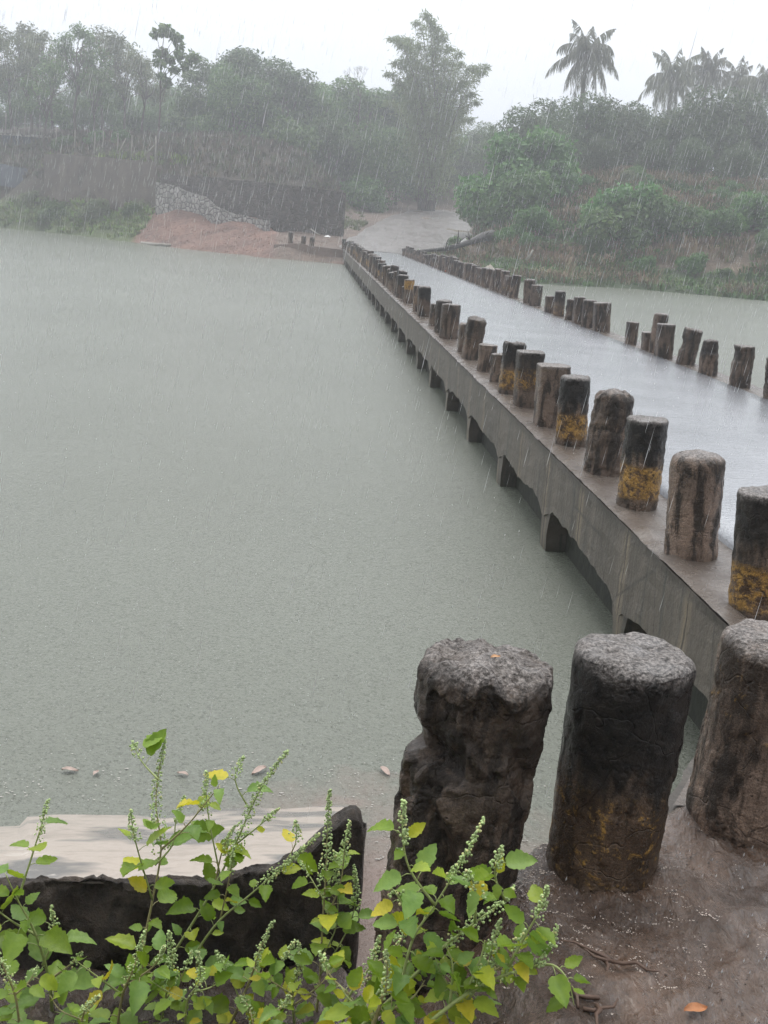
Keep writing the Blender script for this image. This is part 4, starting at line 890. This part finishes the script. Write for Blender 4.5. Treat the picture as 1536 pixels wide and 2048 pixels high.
palm(3, 1396, 142, 345, 114, 3.9, 24, 'second palm from the left in the misty group of four')
palm(4, 1450, 158, 345, 116, 3.2, 22, 'third and smallest palm of the misty group of four')
palm(5, 1492, 168, 345, 108, 3.7, 24, 'rightmost palm of the misty group of four')

# ------------------------------------------------------------------ grass and brush
def tufts(name, n, region, zfun, h, wd, cols, seed, nb=7, keep=None, spread=.25, mat='blades'):
    rs = np.random.RandomState(seed); V = []; Fc = []; C = []
    X = rs.uniform(region[0], region[1], n); Yy = rs.uniform(region[2], region[3], n); Zz = zfun(X, Yy)
    for x, y, z in zip(X, Yy, Zz):
        if keep and not keep(x, y, z): continue
        c0 = np.array(cols[rs.randint(len(cols))])*rs.uniform(.65, 1.35); hh = h*rs.uniform(.5, 1.3)
        for _ in range(nb):
            a = rs.uniform(0, 6.28); l = hh*rs.uniform(.6, 1.15); lean = rs.uniform(.1, 1.5); d = np.array((math.cos(a), math.sin(a), 0)); s = np.array((-d[1], d[0], 0))*wd
            o = np.array((x, y, z-.03))+d*rs.uniform(0, spread); m = o+d*lean*l*.35+np.array((0, 0, l*.6)); e = o+d*lean*l*.9+np.array((0, 0, l*.85*(1-.3*lean)))
            b = len(V); V += [o-s, o+s, m+s*.7, m-s*.7, e]; Fc += [(b, b+1, b+2, b+3), (b+3, b+2, b+4)]; C += [c0]*5
    return tag(obj(name, V, Fc, M[mat], None, False, np.array(C)), kind='stuff')
offroad = lambda x, y: not (-1 < x-np.interp(y, [69, 78, 85, 93, 102, 111, 120], [4, 4.6, 5.6, 7.2, 9.6, 12.5, 17])+0 < 0) or True
tufts('dry_grass', 8000, (6.3, 34, 56, 90), far_z, .70, .028, [(.24, .165, .105), (.18, .125, .08), (.32, .25, .16), (.15, .13, .065), (.10, .13, .05)], 1, 9, lambda x, y, z: z > -.72 and not onroad(x, y) and fbm((x, y, 0), .22, 3) > -.12, .45)
tufts('bank_weeds', 5200, (6.3, 34, 57, 92), far_z, .42, .075, [(.07, .15, .04), (.10, .19, .055), (.05, .11, .03), (.13, .19, .07)], 21, 9, lambda x, y, z: z > -.1 and not onroad(x, y) and fbm((x, y, 5), .16, 3) > .02, .6)
tufts('green_grass', 3200, (5.9, 26, 55, 70), far_z, .38, .030, [(.09, .20, .045), (.12, .23, .07), (.15, .21, .075)], 2, 8, lambda x, y, z: -.78 < z < .28+.3*fbm((x, y, 0), .4))
tufts('scrub_grass', 5200, (-34, -12.6, 76, 103), far_z, .5, .05, [(.17, .27, .06), (.21, .31, .10), (.26, .30, .13), (.12, .17, .06)], 3, 8, lambda x, y, z: -.75 < z < 1.9 and (z > -.2 or fbm((x, y, 0), .4) > -.1))
tufts('slope_brush', 5200, (-48, 3.2, 93, 116), far_z, .8, .04, [(.10, .08, .055), (.08, .065, .047), (.14, .105, .07), (.08, .10, .045), (.07, .09, .04)], 4, 7, lambda x, y, z: z > 3.4)
tufts('wall_top_grass', 500, (-24, -10.5, 95, 104), far_z, .7, .04, [(.22, .29, .06), (.17, .24, .06)], 5, 8, lambda x, y, z: z > 4.0 and y < 103.5+x*.0 and y < 89.5-.62*(x-2))
tufts('verge_grass', 700, (-1, 4.4, 86, 104), far_z, .35, .035, [(.12, .16, .06), (.14, .15, .07)], 6, 7, lambda x, y, z: not onroad(x, y) and fbm((x, y, 2), .3) > -.15)
tufts('bank_gravel', 1500, (-13.5, 2, 73, 88), far_z, .06, .035, [(.27, .15, .12), (.22, .12, .095), (.33, .21, .17), (.16, .09, .07)], 7, 4, lambda x, y, z: -.75 < z < 1.7, .5)

# fallen trunk and litter at the right end of the bridge
def fallen_trunk():
    px = [(838, 502, 66), (868, 500, 66), (890, 498, 66), (915, 492, 66.3), (940, 484, 67), (965, 474, 68), (985, 470, 69)]
    P = [aty(x, y, Y) for x, y, Y in px]; o = P[0].copy(); P = [tuple(p-o) for p in P]; s = tag(empty('fallen_trunk', tuple(o)), 'fallen black tree trunk lying over the far end of the right row', 'tree trunk')
    g = Geo(); g.tube(P, [.07, .10, .13, .15, .17, .28, .32], 8); g.build('trunk', M['black_bark'], s, True)
    rs = random.Random(4); br = Geo()
    for k in range(16):
        a = Vector(P[rs.randrange(2, 7)]); d = Vector((rs.uniform(-.4, 1), rs.uniform(-.6, .4), rs.uniform(-.5, .7))); br.tube([a, a+d*.5+Vector((0, 0, .12)), a+d*rs.uniform(.7, 1.6)], [.05, .035, .012], 5)
    br.build('branches', M['black_bark'], s)
fallen_trunk()
def rag(name, x, y, Y, w, h, col, label, cat, seed, zoff=0.):
    p = aty(x, y, Y); rs = np.random.RandomState(seed); n = 12; v = []; 
    for j in range(n):
        for i in range(n):
            u, t = i/(n-1)*2-1, j/(n-1)*2-1; r = max(abs(u), abs(t)); q = 1+.25*fbm((u*1.3+seed, t*1.3, 0), 1.5)
            v.append((u*w*q, t*w*.8*q, h*(1-r**1.5)*(.7+.6*fbm((u*2, t*2, seed), 1.6))+.01))
    f = [(j*n+i, j*n+i+1, (j+1)*n+i+1, (j+1)*n+i) for j in range(n-1) for i in range(n-1)]
    tag(obj(name, v, f, M['tint'], None, False, [col]*len(v), (p[0], Y, p[2]+zoff)), label, cat)
p = at(898, 543, .03); rag('orange_bag', 898, 543, p[1], .18, .5, (.75, .16, .06), 'crumpled orange plastic bag at the foot of the right row', 'bag', 1)
rag('pale_rag', 978, 540, 62.3, .42, .5, (.55, .50, .44), 'pale crumpled sack on the green verge behind the right row', 'sack', 2, -.1)
rag('white_scrap', 655, 474, 76, .22, .13, (.85, .85, .85), 'small white scrap on the sand left of the road', 'litter', 3)
rag('white_scrap', 928, 486, 68, .25, .4, (.6, .6, .58), 'pale scrap beside the fallen black trunk', 'litter', 4)
def driftwood(pts, rad, label, name='driftwood'):
    o = pts[0]; g = Geo(); g.tube([tuple(p-o) for p in pts], rad, 6); tag(g.build(name, M['palebark'], None, True, tuple(o)), label, 'driftwood')
driftwood([at(282, 486, WZ), at(310, 490, WZ+.05), at(342, 490, WZ+.12)], [.12, .16, .10], 'grey log lying in the shallows below the reddish bank')
driftwood([aty(535, 510, 71.6), aty(552, 500, 71.6), aty(566, 492, 71.8)], [.10, .12, .06], 'bent pale branch leaning on the abutment wall')
driftwood([aty(622, 458, 80), aty(632, 466, 79), aty(640, 470, 79)], [.04, .05, .03], 'curved bleached stick on the sand at the foot of the wall')
driftwood([aty(1052, 520, 63), aty(1062, 508, 63), aty(1066, 500, 63)], [.07, .08, .05], 'weathered stump on the green verge')

# ------------------------------------------------------------------ foreground litter
def dead_leaf(x, y, z, L, ang, col, label, tilt=.25):
    p = at(x, y, z); n = 9; v = []
    for i in range(n):
        t = i/(n-1); w = .36*math.sin(math.pi*min(1, t*.94+.05))**.8
        for s in (-1, -.5, 0, .5, 1): v.append((L*(t-.5), L*w*s*.55, L*(.10*abs(s)+.06*math.sin(t*5)+.03*fbm((t*3, s, ang), 2))+.006))
    f = [(i*5+j, i*5+j+1, (i+1)*5+j+1, (i+1)*5+j) for i in range(n-1) for j in range(4)]
    o = obj('dead_leaf', v, f, M['tint'], None, True, [col]*len(v), tuple(p)); o.rotation_euler = (tilt, 0, ang); return tag(o, label, 'leaf')
def gz_at(x, y): # point of the mud under a pixel
    z = 0.
    for _ in range(8): p = at(x, y, z); z = nz(p[0], p[1])
    return z
dead_leaf(1390, 2022, gz_at(1390, 2022)+.012, .062, .25, (.40, .17, .07), 'orange dead leaf lying on the mud at the lower right')
dead_leaf(990, 1318, .66, .03, .5, (.50, .28, .14), 'tiny tan leaf stuck on top of the broken post')
for k, (x, y, L, lab) in enumerate(((140, 1543, .075, 'pinkish dead leaf drifting left of the weed tops'), (192, 1548, .05, 'small reddish leaf drifting beside the pinkish one'), (365, 1550, .06, 'reddish leaf drifting behind the tall spike'), (518, 1544, .09, 'broad pinkish leaf drifting near the middle of the water edge'), (770, 1545, .08, 'pinkish leaf drifting close to the broken post'))):
    dead_leaf(x, y, WZ+.004, L, k*1.3, (.40, .31, .27), lab, .0)
def twigs(x, y, seed, label):
    z = gz_at(x, y); p = at(x, y, z); rs = random.Random(seed); g = Geo()
    for k in range(4):
        a = rs.uniform(-.6, .9)+3.1*(k % 2); L = rs.uniform(.03, .10); q = [Vector((rs.uniform(-.03, .03), rs.uniform(-.02, .02), .012))]
        for i in range(4): a += rs.uniform(-.9, .9); q.append(q[-1]+Vector((math.cos(a)*L/3, math.sin(a)*L/3, rs.uniform(-.004, .010))))
        w_ = rs.uniform(.35, .8); g.tube(q, [.007*w_, .008*w_, .006*w_, .005*w_, .003*w_], 5, (.10, .06, .042))
    tag(g.build('root_tangle', M['tint'], None, True, tuple(p)), label, 'roots')
twigs(1205, 1925, 1, 'tangle of brown roots in the muddy runoff below the black topped post'); twigs(1175, 2015, 2, 'curled brown root near the lower edge, right of the weeds')
def pebbles(seed, n):
    rs = np.random.RandomState(seed); g = Geo()
    for _ in range(n):
        x, y = rs.uniform(-.9, 1.7), rs.uniform(1.9, 3.1); z = nz(x, y); r = rs.uniform(.001, .0045); c = (.09, .07, .06) if rs.uniform() < .7 else (.22, .18, .16)
        v = [(x+r*a*rs.uniform(.7, 1.3), y+r*b*rs.uniform(.7, 1.3), z+r*.7*c2) for a, b, c2 in ((1, 0, 0), (0, 1, 0), (-1, 0, 0), (0, -1, 0), (0, 0, 1), (0, 0, -1))]
        g.put(v, [(0, 1, 4), (1, 2, 4), (2, 3, 4), (3, 0, 4), (1, 0, 5), (2, 1, 5), (3, 2, 5), (0, 3, 5)], c)
    tag(g.build('pebbles', M['tint'], None, True), kind='stuff')
pebbles(1, 2600)
def foam():
    rs = np.random.RandomState(6); g = Geo()
    for _ in range(900):
        if rs.uniform() < .6: px, py = rs.uniform(-20, 1130), 1565+rs.normal()*26
        else: px, py = rs.uniform(735, 1130), rs.uniform(1560, 1760)
        if fbm((px*.012, py*.03, 0), 1.) < -.05: continue
        p = at(px, py, WZ+.004); r = rs.uniform(.0008, .0034)*(1 if rs.uniform() < .96 else 1.8); n = 6; a0 = rs.uniform(0, 6)
        v = [(p[0]+r*2.0*math.cos(a0+k)*rs.uniform(.5, 1.3), p[1]+r*1.1*math.sin(a0+k)*rs.uniform(.5, 1.3), p[2]) for k in np.linspace(0, 6.283, n, endpoint=False)]+[(p[0], p[1], p[2]+r*.6)]
        g.put(v, [(k, (k+1) % n, n) for k in range(n)], (.44, .42, .39))
    for _ in range(150):                          # broken threads of froth carried over the mud by the runoff
        px, py = 1250+rs.normal()*130, 1830+rs.normal()*85
        if rs.uniform() < .3: px, py = rs.uniform(1030, 1130), rs.uniform(1700, 1800)
        if px < 960 or px > 1540: continue
        q = at(px, py, gz_at(px, py)); x, y = q[0], q[1]; an = math.pi*.86+rs.normal()*.45; bend = rs.normal()*9
        for k in range(rs.randint(6, 26)):
            an += bend*.006; x += math.cos(an)*.0036; y += math.sin(an)*.0036
            if rs.uniform() < .3: continue
            r = rs.uniform(.0006, .0024); zz = nz(x, y)+.034*fbm((x, y, 1), 3.2, 5)+.020*fbm((x*.8+y*.5, y*1.3-x*.5, 7), 10, 4)+.001; a0 = rs.uniform(0, 6); ox, oy = rs.normal(size=2)*.0022
            v = [(x+ox+r*math.cos(a0+t)*rs.uniform(.6, 1.5), y+oy+r*math.sin(a0+t)*rs.uniform(.6, 1.5), zz) for t in np.linspace(0, 6.283, 6, endpoint=False)]+[(x+ox, y+oy, zz+r*.7)]
            g.put(v, [(t, (t+1) % 6, 6) for t in range(6)], (.50, .43, .38))
    tag(g.build('foam', M['tint']), kind='stuff')
foam()

# ------------------------------------------------------------------ weeds in front
GREEN = [(.22, .34, .05), (.23, .36, .085), (.19, .32, .075), (.33, .43, .055)]; YEL = [(.46, .48, .035), (.38, .44, .04), (.52, .46, .045)]; DEEP = [(.15, .25, .02), (.19, .29, .025)]; BUD = (.36, .47, .20)
def leaf_blade(g, o, d, nrm, L, col, rs, wid=.62, curl=.5):
    d = Vector(d).normalized(); s = Vector(nrm).cross(d); s = s.normalized() if s.length > 1e-4 else d.orthogonal().normalized(); u = d.cross(s)
    n = 13; v = []; cols_ = []; k = rs.uniform(-.4, .9)*curl; tw = rs.uniform(-.6, .6); fold = rs.uniform(.10, .65)
    for i in range(n+1):
        t = i/n; w = L*wid*.5*(math.sin(math.pi*min(1, (t*.95+.04))**.72))**.85*(1+(.10 if i % 2 else -.05)*(.2 < t < .95)+.08*math.sin(i*1.3+L*90)); cx = o+d*L*t*(1-.12*abs(k)*t)+u*(-k*L*t*t)
        sd = (s*math.cos(tw*t)+u*math.sin(tw*t))
        for q in (-1, -.55, 0, .55, 1): v.append(cx+sd*w*q+u*(abs(q)**1.3*w*fold)+u*L*.02*math.sin(i*2+q*3))
    g.put(v, [(i*5+j, i*5+j+1, (i+1)*5+j+1, (i+1)*5+j) for i in range(n) for j in range(4)], tuple(np.array(col)*rs.uniform(.85, 1.15)))
def bud(g, c, r, col):
    t = [(1, 0, 0), (0, 1, 0), (-1, 0, 0), (0, -1, 0)]
    v = [c+Vector((0, 0, r))]+[c+Vector(a)*r*.85+Vector((0, 0, .35*r)) for a in t]+[c+Vector((a[0]*.7-a[1]*.5, a[1]*.7+a[0]*.5, 0))*r*.8-Vector((0, 0, .5*r)) for a in t]+[c-Vector((0, 0, r))]
    g.put(v, [(0, 1+k, 1+(k+1) % 4) for k in range(4)]+[(1+k, 5+k, 1+(k+1) % 4) for k in range(4)]+[(1+(k+1) % 4, 5+k, 5+(k+1) % 4) for k in range(4)]+[(5+k, 9, 5+(k+1) % 4) for k in range(4)], col)
def weed(seed, Y, paths, label, leaf=.06, yellow=.25, dens=1.0, lean_y=.0, name='weed'):
    """paths: list of (pixel polyline from base to tip, spike?) for each stem, stood up at the distance Y and spread in depth"""
    rs = random.Random(seed); W = []
    for px, spike in paths:
        dy = rs.uniform(-.10, .10); W.append(([Vector(aty(x, y, Y+dy*i/max(1, len(px)-1))) for i, (x, y) in enumerate(px)], spike))
    O = W[0][0][0].copy(); O.z = min(O.z, nz(O.x, O.y)); root = tag(empty(name, tuple(O)), label, 'weed', 'weeds in the foreground')
    st, lf = Geo(), Geo(); spikes = []
    for w_i, (P, spike) in enumerate(W):
        # smooth the stem
        Q = []
        for i in range(len(P)-1):
            p0, p1, p2, p3 = P[max(i-1, 0)], P[i], P[i+1], P[min(i+2, len(P)-1)]
            for t in (0, .25, .5, .75): Q.append(.5*((2*p1)+(p2-p0)*t+(2*p0-5*p1+4*p2-p3)*t*t+(3*p1-p0-3*p2+p3)*t**3))
        Q.append(P[-1]); Q = [q-O for q in Q]
        if w_i == 0: Q = [Q[0]-Vector((0, 0, .12))]+Q
        n = len(Q); r0 = (.0047 if w_i == 0 else .0032)*leaf/.06; sc_ = (.30, .36, .13) if rs.random() < .6 else (.34, .31, .15)
        st.tube(Q, [max(.0011, r0*(1-.78*i/(n-1))) for i in range(n)], 6, sc_)
        tot = sum((Q[i+1]-Q[i]).length for i in range(n-1)); step = .027/dens*(Y/2.9); acc = 0; nxt = step*(1.2+rs.random()); side = rs.random()*6.28; nsp = tot*(.72 if spike else 1.02)
        for i in range(n-1):
            seg = (Q[i+1]-Q[i]).length
            while acc+seg > nxt and nxt < nsp:
                t = (nxt-acc)/seg; o = Q[i].lerp(Q[i+1], t); ax = (Q[i+1]-Q[i]).normalized(); side += 2.4+rs.uniform(-.5, .5)
                f_ = nxt/tot; L = 1.28*leaf*(1.2-.55*f_)*(Y/2.9)*rs.uniform(.42, 1.25); a = ax.orthogonal().normalized(); b = ax.cross(a); d = (a*math.cos(side)+b*math.sin(side)+ax*.35+Vector((0, -.12, rs.uniform(-.15, .35)))).normalized()
                pet = o+d*L*.35; st.tube([o, o+d*L*.18+Vector((0, 0, .004)), pet], [.0014, .0012, .0010], 4, sc_)
                cl = rs.choice(YEL) if rs.random() < .6*yellow*(1.25-f_) else rs.choice(DEEP) if rs.random() < .35 else rs.choice(GREEN)
                leaf_blade(lf, pet, (d+Vector((0, 0, rs.uniform(-.5, .1)))), (rs.uniform(-.4, .4), rs.uniform(-.7, .1), 1), L, cl, rs)
                nxt += step*rs.uniform(.7, 1.4)
            acc += seg
        # flowering spike: small bud clusters round the tip
        if spike:
            g = Geo(); acc = 0; lo_ = int(n*.60); g.tube(Q[lo_:], [.0016]*(n-lo_), 5, BUD)
            for i in range(n-1):
                seg = (Q[i+1]-Q[i]).length; m = max(1, int(seg/.0038))
                for k in range(m):
                    f_ = (acc+seg*k/m)/tot
                    if f_ < .62: continue
                    c = Q[i].lerp(Q[i+1], k/m); rad = .020*(1-(f_-.62)/.40)*spike+.003
                    for _ in range(3): bud(g, c+Vector((rs.uniform(-1, 1), rs.uniform(-1, 1), rs.uniform(-.6, .8)))*rad, rs.uniform(.0026, .0046), tuple(np.array(BUD)*rs.uniform(.7, 1.5)) if rs.random() < .92 else (.62, .62, .28))
                acc += seg
            spikes.append(g)
    st.build('stem', M['stem'], root, True); lf.build('foliage', M['weed'], root, True)
    for g in spikes: g.build('flower_spike', M['stem'], root, True)
    return root
weed(1, 2.93, [([(105, 2040), (98, 1960), (72, 1870), (35, 1800), (12, 1750)], 0), ([(35, 1800), (55, 1740), (80, 1660), (97, 1598)], .7), ([(85, 1930), (108, 1870), (102, 1810)], .6), ([(72, 1870), (20, 1840), (-30, 1800)], 0), ([(98, 1960), (140, 1930), (165, 1905)], .8)], 'tall green weed with broad leaves at the left edge', .085, .06, .8)
weed(2, 3.02, [([(285, 1985), (288, 1890), (305, 1800), (322, 1700), (312, 1610), (318, 1540), (332, 1478)], 1.3), ([(318, 1560), (285, 1525), (262, 1480)], 1.1), ([(322, 1700), (375, 1650), (420, 1595), (440, 1570)], .0), ([(305, 1800), (270, 1680), (262, 1620)], .9), ([(310, 1730), (345, 1690), (352, 1640), (370, 1590)], .4)], 'tallest weed, its thick stem rising in front of the pale slab', .066, .35, .75)
weed(3, 3.00, [([(285, 2000), (380, 1855), (430, 1770), (470, 1690), (510, 1600), (540, 1548), (578, 1500)], 1.2), ([(470, 1690), (520, 1650), (560, 1615)], .6), ([(430, 1770), (445, 1700), (470, 1650)], .3), ([(500, 1620), (470, 1560), (488, 1510)], 1.), ([(440, 1750), (415, 1620), (412, 1540)], .9)], 'leaning weed with long thin flowering branch crossing the pale slab', .062, .40, .7)
weed(4, 2.96, [([(395, 1900), (440, 1840), (500, 1790), (560, 1738), (605, 1700), (640, 1665)], .8), ([(440, 1840), (460, 1750), (468, 1690)], .4), ([(560, 1738), (590, 1690), (592, 1640)], 1.0)], 'weed with a woody branch reaching right towards the horn of the wall', .056, .25, .7)
weed(5, 2.84, [([(632, 2040), (640, 1950), (645, 1850), (652, 1740), (655, 1660), (660, 1578)], 1.2), ([(645, 1850), (680, 1770), (690, 1690), (700, 1640)], 1.), ([(640, 1950), (690, 1870), (712, 1800), (708, 1730)], .7), ([(648, 1800), (618, 1750), (600, 1720)], .5), ([(640, 1920), (675, 1840), (668, 1700)], .6)], 'upright weed with several spikes in front of the wall horn', .056, .20, .95)
weed(6, 2.12, [([(720, 2055), (790, 1990), (880, 1900), (950, 1845), (1010, 1800), (1030, 1770)], 1.2), ([(800, 1980), (825, 1880), (870, 1810), (925, 1720), (968, 1635)], .55), ([(870, 1810), (820, 1740), (805, 1670), (808, 1600)], .6), ([(950, 1845), (950, 1780), (935, 1740)], 1.2), ([(1010, 1800), (990, 1750), (1005, 1690)], .6), ([(825, 1880), (800, 1800), (768, 1760)], 1.1)], 'large bushy weed in front of the broken post, flowering', .070, .30, 1.05)
weed(7, 2.06, [([(840, 2060), (930, 1990), (1010, 1950), (1060, 1935), (1100, 1890), (1115, 1850)], 1.3), ([(1010, 1950), (1040, 1890), (1085, 1810), (1092, 1770)], .5), ([(930, 1990), (960, 1920), (970, 1880)], .0), ([(1060, 1935), (1105, 1930), (1135, 1960), (1148, 2010)], 0), ([(900, 2010), (905, 1930), (890, 1890)], 0)], 'sprawling weed at the right end of the weeds, its tip over the mud', .072, .30, .9)
weed(8, 2.72, [([(460, 2050), (500, 1960), (520, 1900), (548, 1840)], .6), ([(480, 2000), (450, 1930), (430, 1900)], .7), ([(500, 1960), (560, 1930), (590, 1880)], .5)], 'low weed with pale leaves at the middle of the lower edge', .058, .25, 1.2)
weed(9, 2.70, [([(235, 2060), (245, 1990), (270, 1930), (290, 1860)], .9), ([(245, 1990), (190, 1950), (150, 1920)], 0), ([(255, 1970), (310, 1930), (330, 1890)], .4)], 'low weed with dark green leaves right of the tall left one', .066, .10, 1.1)
weed(10, 2.66, [([(590, 2060), (585, 1990), (600, 1930), (596, 1880)], .8), ([(585, 1990), (540, 1960), (510, 1940)], 0), ([(588, 2010), (640, 1970), (660, 1940)], 0)], 'small weed in front of the upright spiked one', .060, .30, 1.3)
weed(11, 2.66, [([(370, 2060), (375, 2000), (400, 1960), (395, 1900)], .8), ([(375, 2000), (330, 1980), (300, 1960)], 0), ([(385, 1985), (430, 1970), (455, 1930)], .5)], 'small yellowing weed below the leaning one', .056, .55, 1.3)
weed(12, 2.64, [([(40, 2060), (30, 1990), (5, 1930), (-20, 1880)], .8), ([(30, 1990), (60, 1960), (75, 1930)], .7)], 'small weed in the lower left corner', .060, .05, 1.1)
weed(13, 2.10, [([(740, 2070), (760, 2010), (775, 1960), (770, 1900)], .6), ([(750, 2040), (700, 2000), (680, 1970)], 0), ([(755, 2030), (820, 2000), (850, 1960)], 0)], 'small weed with large bright yellow leaves at the lower edge', .078, .9, 1.2)
weed(14, 2.60, [([(160, 2070), (170, 2020), (200, 1990)], .6), ([(165, 2040), (120, 2020), (100, 1990)], 0)], 'tiny weed on the dark soil at the lower left', .05, .1, 1.2)
weed(15, 2.58, [([(510, 2070), (500, 2020), (480, 1990)], .9), ([(505, 2040), (560, 2020), (580, 1990)], .6)], 'tiny weed at the lower edge below the pale leaved one', .055, .3, 1.4)

weed(16, 2.08, [([(905, 2075), (930, 2010), (970, 1950), (985, 1890), (1000, 1840)], 1.1), ([(930, 2010), (890, 1960), (870, 1915)], 0), ([(970, 1950), (1020, 1920), (1050, 1860)], .9)], 'weed at the lower edge right of the bright yellow leaved one', .062, .25, 1.3)
weed(17, 2.20, [([(680, 2070), (700, 1990), (742, 1930), (760, 1870)], .9), ([(700, 1990), (660, 1950), (640, 1900)], .5), ([(742, 1930), (790, 1900), (812, 1850)], .6)], 'weed filling the gap between the upright spiked weed and the large bushy one', .056, .35, 1.3)
weed(18, 2.75, [([(320, 2070), (330, 2000), (345, 1930), (338, 1860)], 1.1), ([(330, 2000), (365, 1950), (385, 1900)], .6)], 'slender weed with pale spike standing just right of the tallest weed', .052, .3, 1.3)

# ------------------------------------------------------------------ falling rain
def rain():
    rs = np.random.RandomState(77); V = []; Fc = []
    fall = np.array((.17, .03, 1.)); fall /= np.linalg.norm(fall)
    def drop(p, L, r):
        b = len(V); u = p+fall*L; m = p+fall*L*.3
        for q, k in ((p, .0), (m, 1.), (u, .0)):
            if k == 0: V.append(q)
            else: V.extend([m+np.array((r, 0, 0)), m+np.array((-r*.5, r*.87, 0)), m+np.array((-r*.5, -r*.87, 0))])
        Fc.extend([(b, b+2, b+1), (b, b+3, b+2), (b, b+1, b+3), (b+4, b+1, b+2), (b+4, b+2, b+3), (b+4, b+3, b+1)])
    n = 0
    while n < RAIN_N:
        Y = 3.0+44*rs.uniform()**.7; x = rs.uniform(-.42, .50)*Y; z = rs.uniform(-.75, 1.67+.24*Y)
        if z < -.1 and 2 < x < 5.8 and Y > 4.6: continue
        drop(np.array((x, Y, z)), rs.uniform(.05, .14)*(1+Y*.03), rs.uniform(.0005, .0011)*(1+Y*.055)); n += 1
    for _ in range(1800):                       # splash crowns jumping off deck, mud and water
        q = rs.uniform()
        if q < .45: x, y, z = rs.uniform(2., 5.7), 4.7+30*rs.uniform()**1.5, .05
        elif q < .6: x, y = rs.uniform(.3, 1.8), rs.uniform(2, 3); z = nz(x, y)+.01
        else: y = 4.3+18*rs.uniform()**1.5; x = rs.uniform(-.5*y, 1.95); z = WZ
        d = rs.uniform(.002, .006)*(1+y*.06); drop(np.array((x, y, z)), d*2.2, d*.35)
    m = MatB('rain_drop'); m.set(Base_Color=(.95, .96, .98), Roughness=.3, Transmission_Weight=.45, IOR=1.33)
    tag(obj('rain', V, Fc, m.m), kind='stuff')
RAIN_N = 13000
rain()

# ------------------------------------------------------------------ rain haze: one closed box of even pale air
g = Geo(); g.box(-130, 140, -17, 175, -5, 42); hz = g.build('haze', None)
hm = bpy.data.materials.new('rain_haze'); hm.use_nodes = True; ht = hm.node_tree; ht.nodes.clear()
ho = ht.nodes.new('ShaderNodeOutputMaterial'); hv = ht.nodes.new('ShaderNodeVolumePrincipled')
hv.inputs['Color'].default_value = (.93, .955, 1, 1); hv.inputs['Density'].default_value = .0025; hv.inputs['Anisotropy'].default_value = .55
ht.links.new(hv.outputs[0], ho.inputs['Volume']); hz.data.materials.append(hm); tag(hz, kind='stuff')
